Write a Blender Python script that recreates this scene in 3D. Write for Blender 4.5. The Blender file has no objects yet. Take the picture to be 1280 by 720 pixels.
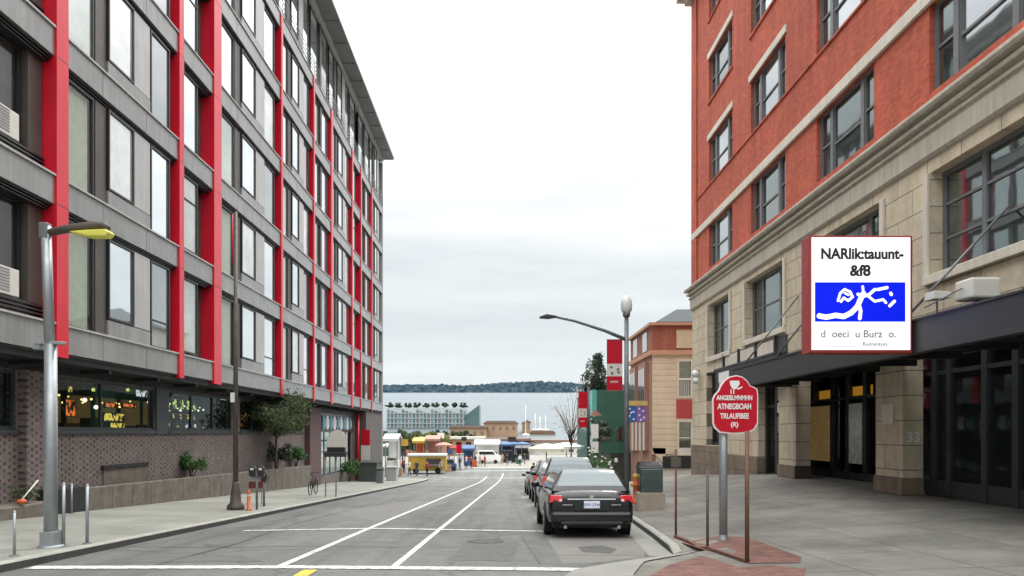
import bpy, bmesh, math, random
from mathutils import Vector, Matrix
random.seed(7)
R = math.radians
sc = bpy.context.scene
COL = sc.collection
F = 900.0; VX = 626.0; VY = 541.0          # focal length and vanishing point measured on the 1280x720 photo
def PX(px, Y): return (px - VX) * Y / F
def PZ(py, Y): return (VY - py) * Y / F

# ------------------------------------------------------------------ ground heights (eye level is z = 0)
def lerp(a, b, t): return a + (b - a) * t
def clamp(t): return max(0.0, min(1.0, t))
def Dr(Y):
    if Y <= 60: return 1.5 + .0455 * max(Y, -20)
    if Y <= 85:
        t = (Y - 60) / 25.0
        return 4.23 + (.0455 * 25) * (t - t * t / 2.0)
    return 4.23 + .56875
def zroad(Y): return -Dr(Y)
def zleft(X, Y): return -Dr(Y) + .13 + .02 * max(0, -7 - X)
KR = [(-30, .6), (7, .6), (9, .7), (10.3, 1.1), (11.45, 2.2), (11.85, 2.87), (15, 3.15), (19.6, 3.5), (400, 3.5)]
def xr(Y):
    for (a, xa), (b, xb) in zip(KR, KR[1:]):
        if Y <= b: return lerp(xa, xb, clamp((Y - a) / (b - a)))
    return 3.5
def Dw(Y):
    if Y <= 27: d = 1.55
    elif Y <= 38: d = lerp(1.55, 2.18, (Y - 27) / 11.0)
    else: d = 2.18 + .1 * (Y - 38)
    return min(d, Dr(Y) - .13) if Y > 38 else d
def zright(X, Y):
    k = xr(Y)
    h = .13 if Y > 12.6 else lerp(.015, .13, clamp((Y - 11.9) / .7))
    if Y < 12.6: h = lerp(h, .13, clamp((X - k) / .9))
    t = clamp((X - max(k, 2.9)) / (10 - max(k, 2.9)))
    return -lerp(Dr(Y) - h, Dw(Y), t)

# ------------------------------------------------------------------ mesh builder
ORG = {}
class M:
    def __init__(s): s.v = []; s.f = []; s.m = []; s.sm = []
    def add(s, vs, fs, m=0, sm=False):
        o = len(s.v); s.v += [tuple(v) for v in vs]
        for f in fs: s.f.append([o + i for i in f]); s.m.append(m); s.sm.append(sm)
        return s
    def box(s, x0, x1, y0, y1, z0, z1, m=0):
        x0, x1 = sorted((x0, x1)); y0, y1 = sorted((y0, y1)); z0, z1 = sorted((z0, z1))
        return s.add([(x0,y0,z0),(x1,y0,z0),(x1,y1,z0),(x0,y1,z0),(x0,y0,z1),(x1,y0,z1),(x1,y1,z1),(x0,y1,z1)],
              [(0,3,2,1),(4,5,6,7),(0,1,5,4),(1,2,6,5),(2,3,7,6),(3,0,4,7)], m)
    def hexa(s, p, m=0):
        return s.add(p, [(0,3,2,1),(4,5,6,7),(0,1,5,4),(1,2,6,5),(2,3,7,6),(3,0,4,7)], m)
    def quad(s, a, b, c, d, m=0): return s.add([a, b, c, d], [(0,1,2,3)], m)
    def tube(s, pts, r, n=10, m=0, cap=True, sm=True):
        pts = [Vector(p) for p in pts]
        rs = r if isinstance(r, (list, tuple)) else [r] * len(pts)
        o = len(s.v); k = len(pts); ref = None
        for i, p in enumerate(pts):
            d = (pts[min(i+1, k-1)] - pts[max(i-1, 0)]).normalized()
            if ref is None: ref = Vector((0,0,1)) if abs(d.z) < .9 else Vector((1,0,0))
            a = d.cross(ref).normalized(); b = d.cross(a).normalized()
            for j in range(n):
                t = 2 * math.pi * j / n
                q = p + (a * math.cos(t) + b * math.sin(t)) * rs[i]
                s.v.append(tuple(q))
        for i in range(k - 1):
            for j in range(n):
                s.f.append([o+i*n+j, o+i*n+(j+1)%n, o+(i+1)*n+(j+1)%n, o+(i+1)*n+j]); s.m.append(m); s.sm.append(sm)
        if cap:
            s.f.append([o+j for j in range(n)][::-1]); s.m.append(m); s.sm.append(False)
            s.f.append([o+(k-1)*n+j for j in range(n)]); s.m.append(m); s.sm.append(False)
        return s
    def lathe(s, prof, c, n=16, m=0, axis='z', sm=True):
        o = len(s.v); k = len(prof)
        for (r, h) in prof:
            for j in range(n):
                t = 2 * math.pi * j / n; a = r * math.cos(t); b = r * math.sin(t)
                if axis == 'z': s.v.append((c[0]+a, c[1]+b, c[2]+h))
                elif axis == 'x': s.v.append((c[0]+h, c[1]+a, c[2]+b))
                else: s.v.append((c[0]+a, c[1]+h, c[2]+b))
        for i in range(k - 1):
            for j in range(n):
                s.f.append([o+i*n+j, o+i*n+(j+1)%n, o+(i+1)*n+(j+1)%n, o+(i+1)*n+j]); s.m.append(m); s.sm.append(sm)
        s.f.append([o+j for j in range(n)]); s.m.append(m); s.sm.append(False)
        s.f.append([o+(k-1)*n+j for j in range(n)]); s.m.append(m); s.sm.append(False)
        return s
    def ball(s, c, r, n=12, m=0, sx=1, sy=1, sz=1):
        o = len(s.v); k = n // 2 + 1
        for i in range(k):
            a = math.pi * i / (k - 1)
            for j in range(n):
                t = 2 * math.pi * j / n
                s.v.append((c[0]+r*sx*math.sin(a)*math.cos(t), c[1]+r*sy*math.sin(a)*math.sin(t), c[2]+r*sz*math.cos(a)))
        for i in range(k - 1):
            for j in range(n):
                s.f.append([o+i*n+j, o+(i+1)*n+j, o+(i+1)*n+(j+1)%n, o+i*n+(j+1)%n]); s.m.append(m); s.sm.append(True)
        return s
    def prism(s, poly, axis, a, b, m=0):
        # poly = list of 2D points; axis 'y': (x,z) extruded in y ; 'x': (y,z) extruded in x ; 'z': (x,y)
        n = len(poly)
        def P(p, t): return (p[0], t, p[1]) if axis == 'y' else ((t, p[0], p[1]) if axis == 'x' else (p[0], p[1], t))
        vs = [P(p, a) for p in poly] + [P(p, b) for p in poly]
        fs = [list(range(n)), list(range(n, 2*n))] + [(i, (i+1)%n, n+(i+1)%n, n+i) for i in range(n)]
        return s.add(vs, fs, m)
    def build(s, name, mats, parent=None, bevel=0, recalc=True, weld=False):
        me = bpy.data.meshes.new(name)
        off = ORG.get(parent.name, Vector((0,0,0))) if parent is not None else Vector((0,0,0))
        me.from_pydata([(v[0]-off[0], v[1]-off[1], v[2]-off[2]) for v in s.v], [], s.f)
        if not isinstance(mats, (list, tuple)): mats = [mats]
        for mt in mats: me.materials.append(mt)
        for p, mi, sm in zip(me.polygons, s.m, s.sm): p.material_index = mi; p.use_smooth = sm
        if recalc or weld:
            bm = bmesh.new(); bm.from_mesh(me)
            if weld: bmesh.ops.remove_doubles(bm, verts=bm.verts, dist=1e-4)
            bmesh.ops.recalc_face_normals(bm, faces=bm.faces); bm.to_mesh(me); bm.free()
        o = bpy.data.objects.new(name, me); COL.objects.link(o)
        if parent is not None:
            o.parent = parent; ORG[o.name] = off
        if bevel:
            b = o.modifiers.new('bevel', 'BEVEL'); b.width = bevel; b.segments = 2; b.limit_method = 'ANGLE'; b.angle_limit = R(35)
        return o
def tag(o, label=None, cat=None, group=None, kind=None):
    if label: o['label'] = label
    if cat: o['category'] = cat
    if group: o['group'] = group
    if kind: o['kind'] = kind
    return o
def thing(name, label, cat, loc, group=None):
    o = bpy.data.objects.new(name, None); COL.objects.link(o)
    o.empty_display_size = .2; o.location = loc; ORG[o.name] = Vector(loc)
    return tag(o, label, cat, group)
def solo(o, loc):
    """a one-mesh thing: move its origin to loc"""
    l = Vector(loc)
    for v in o.data.vertices: v.co -= l
    o.location = l
    return o
def copy_tree(o, parent=None):
    c = o.copy(); COL.objects.link(c); c.parent = parent
    for ch in list(o.children): copy_tree(ch, c)
    return c

# ------------------------------------------------------------------ materials
def srgb(r, g, b):
    f = lambda c: (c/255.0/12.92) if c/255.0 <= .04045 else ((c/255.0+.055)/1.055)**2.4
    return (f(r), f(g), f(b))
class N:
    def __init__(s, name):
        s.mat = bpy.data.materials.new(name); s.mat.use_nodes = True
        s.t = s.mat.node_tree; s.b = s.t.nodes['Principled BSDF']; s.out = s.t.nodes['Material Output']
        s._c = None
    def n(s, ty, **kw):
        x = s.t.nodes.new(ty)
        for k, v in kw.items(): setattr(x, k, v)
        return x
    def l(s, a, b): s.t.links.new(a, b)
    def co(s):
        if s._c is None: s._c = s.n('ShaderNodeTexCoord').outputs['Object']
        return s._c
    def mapped(s, scale=(1,1,1), order=None):
        c = s.co()
        if order:
            sp = s.n('ShaderNodeSeparateXYZ'); s.l(c, sp.inputs[0])
            cb = s.n('ShaderNodeCombineXYZ')
            for i, a in enumerate(order): s.l(sp.outputs['XYZ'.index(a)], cb.inputs[i])
            c = cb.outputs[0]
        mp = s.n('ShaderNodeMapping'); mp.inputs['Scale'].default_value = scale
        s.l(c, mp.inputs[0]); return mp.outputs[0]
    def noise(s, scale, detail=4, rough=.6, vec=None):
        x = s.n('ShaderNodeTexNoise'); x.inputs['Scale'].default_value = scale
        x.inputs['Detail'].default_value = detail; x.inputs['Roughness'].default_value = rough
        s.l(vec if vec is not None else s.co(), x.inputs['Vector']); return x.outputs['Fac']
    def ramp(s, fac, stops):
        x = s.n('ShaderNodeValToRGB'); e = x.color_ramp.elements
        while len(e) < len(stops): e.new(.5)
        for el, (p, c) in zip(e, stops):
            el.position = p; el.color = (c[0], c[1], c[2], 1) if isinstance(c, (tuple, list)) else (c, c, c, 1)
        s.l(fac, x.inputs[0]); return x.outputs[0]
    def mul(s, a, b, fac=1.0, mode='MULTIPLY'):
        x = s.n('ShaderNodeMix', data_type='RGBA', blend_type=mode)
        x.inputs[0].default_value = fac
        s.l(a, x.inputs[6]) if not isinstance(a, tuple) else setattr(x.inputs[6], 'default_value', (*a, 1))
        s.l(b, x.inputs[7]) if not isinstance(b, tuple) else setattr(x.inputs[7], 'default_value', (*b, 1))
        return x
    def mix(s, fac, a, b):
        x = s.mul(a, b, 1, 'MIX'); s.l(fac, x.inputs[0]); return x.outputs[2]
    def bump(s, h, strength=.3, dist=.02):
        x = s.n('ShaderNodeBump'); x.inputs['Strength'].default_value = strength; x.inputs['Distance'].default_value = dist
        s.l(h, x.inputs['Height']); s.l(x.outputs[0], s.b.inputs['Normal']); return x
def basic(name, col, rough=.6, metal=0, var=.15, scale=3.0, bump=0, spec=None, coat=0, emit=0):
    m = N(name)
    nz = m.noise(scale, 5, .65)
    c = m.ramp(nz, [(.25, 1 - var), (.75, 1 + var * .6)])
    cc = m.mul(c, tuple(col)).outputs[2]
    m.l(cc, m.b.inputs['Base Color'])
    m.b.inputs['Roughness'].default_value = rough; m.b.inputs['Metallic'].default_value = metal
    rr = m.ramp(m.noise(scale * 2.3, 3), [(.3, max(0, rough - .08)), (.7, min(1, rough + .08))]); m.l(rr, m.b.inputs['Roughness'])
    if spec is not None: m.b.inputs['Specular IOR Level'].default_value = spec
    if coat: m.b.inputs['Coat Weight'].default_value = coat; m.b.inputs['Coat Roughness'].default_value = .05
    if bump: m.bump(m.noise(scale * 12, 4), bump, .01)
    if emit:
        m.l(cc, m.b.inputs['Emission Color']); m.b.inputs['Emission Strength'].default_value = emit
    return m.mat
def weathered(name, col, rough=.6, var=.15, streak=.25, order='YZX', metal=0):
    """painted panel with vertical rain streaks and blotches"""
    m = N(name)
    v = m.mapped((2.2, .16, 1), order)
    s1 = m.ramp(m.noise(3.0, 5, .7, v), [(.35, 1 - streak), (.62, 1.0)])
    s2 = m.ramp(m.noise(.8, 4), [(.3, 1 - var), (.7, 1 + var * .5)])
    c = m.mul(s1, s2).outputs[2]; c = m.mul(c, tuple(col)).outputs[2]
    m.l(c, m.b.inputs['Base Color']); m.b.inputs['Roughness'].default_value = rough; m.b.inputs['Metallic'].default_value = metal
    return m.mat
def brickmat(name, c1, c2, mortar, w, h, ms, bias, order='YZX', var=.3, bump=.3, rough=.85, big=.35, accent=None):
    m = N(name)
    v = m.mapped((1, 1, 1), order)
    b = m.n('ShaderNodeTexBrick'); m.l(v, b.inputs['Vector'])
    b.inputs['Scale'].default_value = 1; b.inputs['Brick Width'].default_value = w; b.inputs['Row Height'].default_value = h
    b.inputs['Mortar Size'].default_value = ms; b.inputs['Bias'].default_value = bias; b.inputs['Mortar Smooth'].default_value = .3
    b.inputs['Color1'].default_value = (*c1, 1); b.inputs['Color2'].default_value = (*c2, 1); b.inputs['Mortar'].default_value = (*mortar, 1)
    n1 = m.ramp(m.noise(big, 5, .65), [(.3, 1 - var), (.7, 1 + var * .4)])
    n2 = m.ramp(m.noise(22, 3), [(.3, .85), (.7, 1.1)])
    st = m.ramp(m.noise(1.5, 5, .7, m.mapped((1.6, .12, 1), order)), [(.38, 1 - var), (.6, 1.0)])
    bc = b.outputs['Color']
    if accent:
        # burnt headers: one dark brick end in every bay of every course, staggered
        def mt(op, a_, b_=None):
            x = m.n('ShaderNodeMath', operation=op)
            for i, q in enumerate((a_, b_)):
                if q is None: continue
                if isinstance(q, (int, float)): x.inputs[i].default_value = q
                else: m.l(q, x.inputs[i])
            return x.outputs[0]
        sp_ = m.n('ShaderNodeSeparateXYZ'); m.l(v, sp_.inputs[0])
        row = mt('DIVIDE', sp_.outputs[1], h); ri = mt('FLOOR', row); rf_ = mt('FRACT', row)
        cell = mt('FRACT', mt('ADD', mt('DIVIDE', sp_.outputs[0], w * 1.5), mt('MULTIPLY', ri, .5)))
        wn_ = m.n('ShaderNodeTexNoise'); wn_.inputs['Scale'].default_value = 5.5; m.l(m.co(), wn_.inputs['Vector'])
        k1 = mt('LESS_THAN', cell, accent[0]); k2 = mt('GREATER_THAN', rf_, .16); k3 = mt('GREATER_THAN', wn_.outputs['Fac'], .47)
        msk = mt('MULTIPLY', mt('MULTIPLY', k1, k2), mt('ADD', mt('MULTIPLY', k3, .6), .22))
        bc = m.mix(msk, bc, accent[1])
    n3 = m.ramp(m.noise(4.5, 4, .6), [(.3, .88), (.7, 1.08)]); c = m.mul(bc, n1).outputs[2]; c = m.mul(c, n3).outputs[2]; c = m.mul(c, n2).outputs[2]; c = m.mul(c, st).outputs[2]
    m.l(c, m.b.inputs['Base Color']); m.b.inputs['Roughness'].default_value = rough
    iv = m.n('ShaderNodeMath', operation='SUBTRACT'); iv.inputs[0].default_value = 1; m.l(b.outputs['Fac'], iv.inputs[1])
    ad = m.n('ShaderNodeMath', operation='MULTIPLY_ADD'); m.l(m.noise(30, 3), ad.inputs[0]); ad.inputs[1].default_value = .35; m.l(iv.outputs[0], ad.inputs[2])
    m.bump(ad.outputs[0], bump, .012)
    return m.mat
def glassmat(name, body, refl, rough=.02, tint=(.93, .97, 1.0), wob=.03):
    """opaque reflective window glass: dark body plus mirror share"""
    m = N(name)
    m.l(m.mul(m.ramp(m.noise(.9, 3), [(.3, .6), (.7, 1.2)]), tuple(body)).outputs[2], m.b.inputs['Base Color'])
    m.b.inputs['Roughness'].default_value = .08
    g = m.n('ShaderNodeBsdfGlossy'); g.inputs['Color'].default_value = (*tint, 1); g.inputs['Roughness'].default_value = rough
    bp = m.n('ShaderNodeBump'); bp.inputs['Strength'].default_value = wob; bp.inputs['Distance'].default_value = .05
    m.l(m.noise(.9, 2), bp.inputs['Height']); m.l(bp.outputs[0], g.inputs['Normal'])
    x = m.n('ShaderNodeMixShader'); x.inputs[0].default_value = refl
    m.l(m.b.outputs[0], x.inputs[1]); m.l(g.outputs[0], x.inputs[2]); m.l(x.outputs[0], m.out.inputs[0])
    return m.mat
def clearglass(name, refl=.12, tint=(.8, .86, .85), gt=(1,1,1)):
    m = N(name)
    t = m.n('ShaderNodeBsdfTransparent'); t.inputs[0].default_value = (*tint, 1)
    g = m.n('ShaderNodeBsdfGlossy'); g.inputs['Roughness'].default_value = .01
    g.inputs['Color'].default_value = (*gt, 1)
    fr = m.n('ShaderNodeLayerWeight'); fr.inputs[0].default_value = .5
    pw = m.n('ShaderNodeMath', operation='POWER'); m.l(fr.outputs['Facing'], pw.inputs[0]); pw.inputs[1].default_value = 4.5
    ad = m.n('ShaderNodeMath', operation='MULTIPLY_ADD', use_clamp=True); m.l(pw.outputs[0], ad.inputs[0]); ad.inputs[1].default_value = .9; ad.inputs[2].default_value = refl
    x = m.n('ShaderNodeMixShader'); m.l(ad.outputs[0], x.inputs[0]); m.l(t.outputs[0], x.inputs[1]); m.l(g.outputs[0], x.inputs[2])
    m.l(x.outputs[0], m.out.inputs[0]); return m.mat
def asphalt():
    m = N('asphalt')
    base = m.ramp(m.noise(.35, 6, .6), [(.3, (.088,.092,.084)), (.7, (.132,.137,.126))])
    lane = m.ramp(m.noise(1.0, 5, .7, m.mapped((1.3, .05, 1))), [(.33, .66), (.5, .95), (.66, 1.1)])
    fine = m.ramp(m.noise(60, 3, .7), [(.25, .7), (.75, 1.25)])
    vo = m.n('ShaderNodeTexVoronoi', feature='DISTANCE_TO_EDGE'); vo.inputs['Scale'].default_value = .22
    w = m.n('ShaderNodeVectorMath', operation='ADD'); m.l(m.co(), w.inputs[0])
    wn = m.n('ShaderNodeTexNoise'); wn.inputs['Scale'].default_value = 1.2; wn.inputs['Detail'].default_value = 6; m.l(m.co(), wn.inputs['Vector'])
    m.l(wn.outputs['Color'], w.inputs[1]); m.l(w.outputs[0], vo.inputs['Vector'])
    crack = m.ramp(vo.outputs['Distance'], [(.0, .5), (.009, 1.0)])
    oil = m.ramp(m.noise(1.9, 3, .5), [(.24, .62), (.33, 1.0)])
    c = m.mul(base, lane).outputs[2]; c = m.mul(c, fine).outputs[2]; c = m.mul(c, crack).outputs[2]; c = m.mul(c, oil).outputs[2]
    m.l(c, m.b.inputs['Base Color']); m.b.inputs['Roughness'].default_value = .8
    m.l(m.ramp(m.noise(2, 4), [(.3, .6), (.7, .9)]), m.b.inputs['Roughness'])
    m.bump(m.noise(90, 3, .7), .35, .006); return m.mat
def concrete(name, c1, c2, w=1.5, h=1.5, joint=.012, stain=.35, off=0.0):
    m = N(name)
    b = m.n('ShaderNodeTexBrick'); b.offset = off; m.l(m.co(), b.inputs['Vector']); b.inputs['Scale'].default_value = 1
    b.inputs['Brick Width'].default_value = w; b.inputs['Row Height'].default_value = h; b.inputs['Mortar Size'].default_value = joint
    b.inputs['Color1'].default_value = (*c1, 1); b.inputs['Color2'].default_value = (*c2, 1); b.inputs['Mortar'].default_value = (*[x * .35 for x in c1], 1)
    s = m.ramp(m.noise(.5, 6, .7), [(.3, 1 - stain), (.68, 1.05)])
    f = m.ramp(m.noise(45, 3, .7), [(.25, .85), (.75, 1.12)])
    sp = m.ramp(m.noise(14, 2, .5), [(.24, .62), (.3, 1.0)])
    c = m.mul(b.outputs['Color'], s).outputs[2]; c = m.mul(c, f).outputs[2]; c = m.mul(c, sp).outputs[2]
    m.l(c, m.b.inputs['Base Color']); m.b.inputs['Roughness'].default_value = .85
    iv = m.n('ShaderNodeMath', operation='SUBTRACT'); iv.inputs[0].default_value = 1; m.l(b.outputs['Fac'], iv.inputs[1])
    m.bump(iv.outputs[0], .25, .01); return m.mat
def paintmark(name, col):
    m = N(name)
    a = m.ramp(m.noise(9, 6, .75), [(.38, (.15,.15,.14)), (.5, tuple(x * .93 for x in col)), (.7, tuple(col))])
    m.l(a, m.b.inputs['Base Color']); m.b.inputs['Roughness'].default_value = .7; m.bump(m.noise(90, 3), .2, .005)
    return m.mat
def leafmat(name, a, b, rough=.6):
    m = N(name)
    rnd = m.n('ShaderNodeNewGeometry').outputs['Random Per Island']
    c = m.ramp(rnd, [(0, a), (.5, tuple((x+y)/2 for x, y in zip(a, b))), (1, b)])
    m.l(c, m.b.inputs['Base Color']); m.b.inputs['Roughness'].default_value = rough
    m.b.inputs['Subsurface Weight'].default_value = 0
    tr = m.n('ShaderNodeBsdfTranslucent'); m.l(c, tr.inputs[0])
    x = m.n('ShaderNodeMixShader'); x.inputs[0].default_value = .3
    m.l(m.b.outputs[0], x.inputs[1]); m.l(tr.outputs[0], x.inputs[2]); m.l(x.outputs[0], m.out.inputs[0]); return m.mat

MAT = dict(
 asphalt=asphalt(),
 asphalt_patch=basic('asphalt_patch', (.085,.085,.078), .85, var=.3, scale=2, bump=.3),
 walk=concrete('sidewalk_concrete', (.275,.28,.24), (.235,.24,.205), 1.6, 1.6),
 walk_r=concrete('plaza_concrete', (.225,.215,.18), (.185,.18,.155), 1.5, 1.5, stain=.6),
 apron=concrete('apron_concrete', (.28,.28,.245), (.25,.25,.22), 3, 3, .008, .3),
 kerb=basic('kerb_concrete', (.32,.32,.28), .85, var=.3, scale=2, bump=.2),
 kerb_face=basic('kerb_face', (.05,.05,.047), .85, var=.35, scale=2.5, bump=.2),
 pavers=brickmat('red_pavers', (.25,.105,.078), (.14,.065,.05), (.08,.055,.045), .2, .1, .008, 0, 'XYZ', .25, .2),
 white=paintmark('road_paint_white', (.66,.66,.63)), yellow=paintmark('road_paint_yellow', (.75,.5,.03)),
 soil=basic('soil', (.05,.04,.03), .95, var=.4, scale=6, bump=.5),
 earth=basic('earth', (.16,.155,.14), .9, var=.3, scale=.3),
 panel=weathered('grey_panel', (.275,.28,.275), .26, .18, .2),
 panel2=weathered('light_panel', (.42,.425,.415), .35, .1, .15),
 brownwall=basic('brown_metal_wall', (.075,.068,.06), .5, var=.2, scale=1.5),
 darkframe=basic('dark_frame', (.02,.02,.022), .4, var=.2, scale=3, spec=.6),
 black=basic('black_soffit', (.015,.015,.016), .7, var=.3, scale=1),
 redcol=weathered('red_paint', (.66,.014,.035), .22, .12, .1),
 win_white=glassmat('sky_glass', (.46,.5,.51), .84, tint=(.95,.99,1)), win_blind=glassmat('blind_glass', (.6,.6,.56), .45),
 win_grey=glassmat('grey_glass', (.12,.125,.11), .38),
 win_green=glassmat('green_glass', (.3,.34,.26), .35),
 win_dark=glassmat('dark_glass', (.02,.028,.028), .22, tint=(.8,.93,.92)),
 clear=clearglass('clear_glass', .05), clear2=clearglass('shop_glass', .035, (.7,.75,.74), (.55,.6,.6)),
 curtain=basic('curtain', (.62,.63,.5), .9, var=.15, scale=4),
 curtain_b=basic('brown_curtain', (.34,.2,.14), .9, var=.2, scale=4),
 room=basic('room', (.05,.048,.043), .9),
 mauve=brickmat('mauve_brick', (.25,.2,.185), (.18,.148,.14), (.2,.17,.155), .24, .085, .010, 0, var=.15, accent=(.3, (.04,.028,.03))),
 stone_l=basic('planter_stone', (.15,.132,.108), .9, var=.45, scale=2.5, bump=.5),
 storefront=basic('storefront_frame', (.035,.045,.052), .5, var=.15), doorframe=basic('door_frame', (.02,.024,.026), .5, var=.15),
 eave=weathered('eave_metal', (.17,.18,.175), .5, .1, .1, 'XYZ'),
 redbrick=brickmat('red_brick', (.62,.125,.06), (.46,.08,.04), (.36,.11,.07), .22, .075, .006, -.1, var=.2, bump=.2, big=.5),
 limestone=brickmat('limestone', (.70,.60,.44), (.63,.54,.40), (.2,.17,.12), 1.25, .62, .014, 0, var=.16, bump=.25, big=.6),
 plainstone=weathered('plain_stone', (.53,.49,.4), .8, .12, .2),
 brownstone=brickmat('brown_stone', (.27,.21,.15), (.22,.17,.12), (.1,.08,.06), 1.25, .62, .015, 0, var=.25, bump=.4, big=.8),
 cream=weathered('cream_paint', (.68,.63,.52), .6, .08, .15),
 greywin=basic('grey_window_frame', (.15,.155,.16), .5, var=.12),
 canopy=weathered('canopy_metal', (.035,.036,.036), .55, .15, .25, 'XYZ'),
 steel=basic('galvanised_steel', (.34,.37,.38), .45, .55, var=.18, scale=5),
 steel_d=basic('weathered_steel', (.17,.185,.19), .5, .4, var=.25, scale=5),
 brownpole=basic('brown_pole', (.1,.085,.07), .55, .2, var=.3, scale=5),
 rust=basic('rusty_steel', (.16,.075,.05), .7, .2, var=.35, scale=8),
 signwhite=basic('sign_white', (.85,.86,.88), .35, var=.03, scale=1, emit=.75),
 signred=basic('sign_box_red', (.33,.035,.03), .4, var=.12, scale=3),
 signblue=basic('sign_blue', (.0,.012,.8), .45, var=.03, emit=.4, spec=.2),
 ink=basic('ink_black', (.02,.02,.025), .5, var=.05), greyink=basic('ink_grey', (.3,.31,.33), .5, var=.05),
 white_p=basic('white_paint', (.78,.78,.76), .45, var=.06), offwhite=basic('off_white', (.62,.61,.55), .6, var=.12),
 signcrim=basic('crimson_sign', (.5,.004,.02), .5, spec=.25, var=.08, scale=4),
 lampglass=basic('lamp_glass', (.7,.72,.7), .25, var=.1),
 lampyellow=basic('yellow_lens', (.6,.58,.09), .3, var=.15, emit=.12),
 lampglow=basic('lamp_glow', (.9,.85,.7), .3, emit=2.0),
 paintblack=basic('car_black', (.004,.0045,.005), .3, var=.05, spec=.3, coat=.55), paintnavy=basic('car_navy', (.006,.009,.014), .3, var=.05, spec=.3, coat=.55),
 paintgrey=basic('car_grey', (.03,.032,.035), .35, .2, var=.05, spec=.3, coat=.55), paintsilver=basic('car_silver', (.4,.42,.43), .3, .5, var=.05, coat=1),
 carglass=glassmat('car_glass', (.006,.008,.009), .07, tint=(.8,.95,.97), wob=.0),
 trim=basic('black_plastic', (.012,.012,.012), .6, var=.2), tyre=basic('tyre_rubber', (.015,.015,.015), .85, var=.2),
 chrome=basic('chrome', (.6,.6,.6), .15, 1, var=.05), tail=basic('tail_lamp_red', (.62,.012,.02), .15, var=.1, coat=1, emit=.12),
 plate=basic('plate', (.72,.76,.8), .4, var=.05), blueish=basic('plate_blue', (.08,.13,.4), .4),
 bark=basic('bark', (.09,.07,.05), .9, var=.4, scale=9, bump=.6),
 leaf=leafmat('leaf_olive', (.035,.06,.02), (.12,.15,.06)), leaf_g=leafmat('leaf_green', (.02,.07,.015), (.08,.2,.04)),
 leaf_d=leafmat('leaf_dark', (.012,.03,.018), (.04,.075,.035)), blossom=leafmat('blossom', (.75,.72,.7), (.5,.42,.4)),
 orange=basic('orange_paint', (.5,.11,.03), .5, var=.15), hyd=basic('hydrant_yellow', (.5,.28,.04), .45, var=.15),
 yglow=basic('yellow_neon', (1,.75,.1), .5, emit=2.2), gglow=basic('lime_neon', (.75,.95,.2), .5, emit=1.8), oglow=basic('orange_neon', (1,.22,.03), .5, emit=2.0), wglow=basic('white_neon', (.9,.95,1), .5, emit=1.2),
 amber=basic('amber_sign', (.7,.3,.03), .5, emit=.45), warm=basic('warm_glow_paint', (.5,.33,.12), .7, var=.3, scale=4, emit=.12),  # the warm colour carries an added faint glow on parts that are no lamps
 ygreen=basic('stall_yellow', (.42,.28,.035), .6, var=.2), stallblue=basic('stall_blue', (.035,.09,.2), .6, var=.2), stallpink=basic('stall_coral', (.42,.19,.14), .7, var=.2),
 darkgreen=basic('dark_green_wall', (.035,.12,.085), .55, var=.25, scale=1.0), teal=basic('teal_lit_paint', (.1,.42,.36), .2, var=.2),
 greenbox=glassmat('green_box', (.03,.06,.055), .12, tint=(.7,.9,.85)),
 pierwhite=basic('pier_white', (.46,.5,.49), .6, var=.12, scale=.3), pierteal=basic('pier_teal', (.09,.16,.15), .35, var=.3, scale=.2), pierblue=basic('pier_window', (.17,.235,.27), .3, var=.35, scale=.25),
 shed=basic('shed_brown', (.42,.28,.17), .8, var=.25, scale=.15), shed_roof=basic('shed_roof', (.22,.14,.11), .8, var=.25, scale=.15),
 siding=None, orangebrick=None, skin=basic('skin', (.55,.34,.25), .6, var=.05),
)
def sidingmat():
    m = N('cream_siding')
    w = m.n('ShaderNodeTexWave', wave_type='BANDS', bands_direction='Z', wave_profile='SAW'); w.inputs['Scale'].default_value = .8; m.l(m.co(), w.inputs['Vector'])
    c = m.ramp(w.outputs['Fac'], [(.0, (.36,.27,.18)), (.14, (.66,.53,.38)), (1, (.7,.58,.43))])
    c = m.mul(c, m.ramp(m.noise(.6, 4), [(.3, .85), (.7, 1.05)])).outputs[2]
    m.l(c, m.b.inputs['Base Color']); m.b.inputs['Roughness'].default_value = .75; m.bump(w.outputs['Fac'], .5, .03); return m.mat
MAT['siding'] = sidingmat()
MAT['orangebrick'] = brickmat('rust_brick', (.4,.115,.07), (.33,.09,.06), (.3,.14,.1), .22, .075, .008, 0, 'XZY', .15, .1)
def watermat():
    m = N('bay_water')
    m.b.inputs['Base Color'].default_value = (.17,.25,.29,1); m.b.inputs['Roughness'].default_value = .3
    c = m.ramp(m.noise(.004, 5, .6, m.mapped((.25, 1.6, 1))), [(.3, (.07,.10,.115)), (.7, (.11,.145,.155))]); m.l(c, m.b.inputs['Base Color'])
    m.bump(m.noise(.25, 6, .7, m.mapped((.5, 1, 1))), .6, .5); return m.mat
def hillmat():
    m = N('wooded_hills')
    v = m.mapped((1, 1, 1.6))
    c = m.ramp(m.noise(.035, 6, .75, v), [(.4, (.004,.014,.024)), (.5, (.012,.028,.038)), (.6, (.05,.075,.085))])  # blue of the distant haze is put into the woodland colour
    h = m.ramp(m.noise(.11, 3, .8, v), [(.66, 0.0), (.7, 1.0)])
    c = m.mix(h, c, (.3,.31,.32))
    m.l(c, m.b.inputs['Base Color']); m.b.inputs['Roughness'].default_value = 1; m.b.inputs['Specular IOR Level'].default_value = 0; return m.mat

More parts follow.
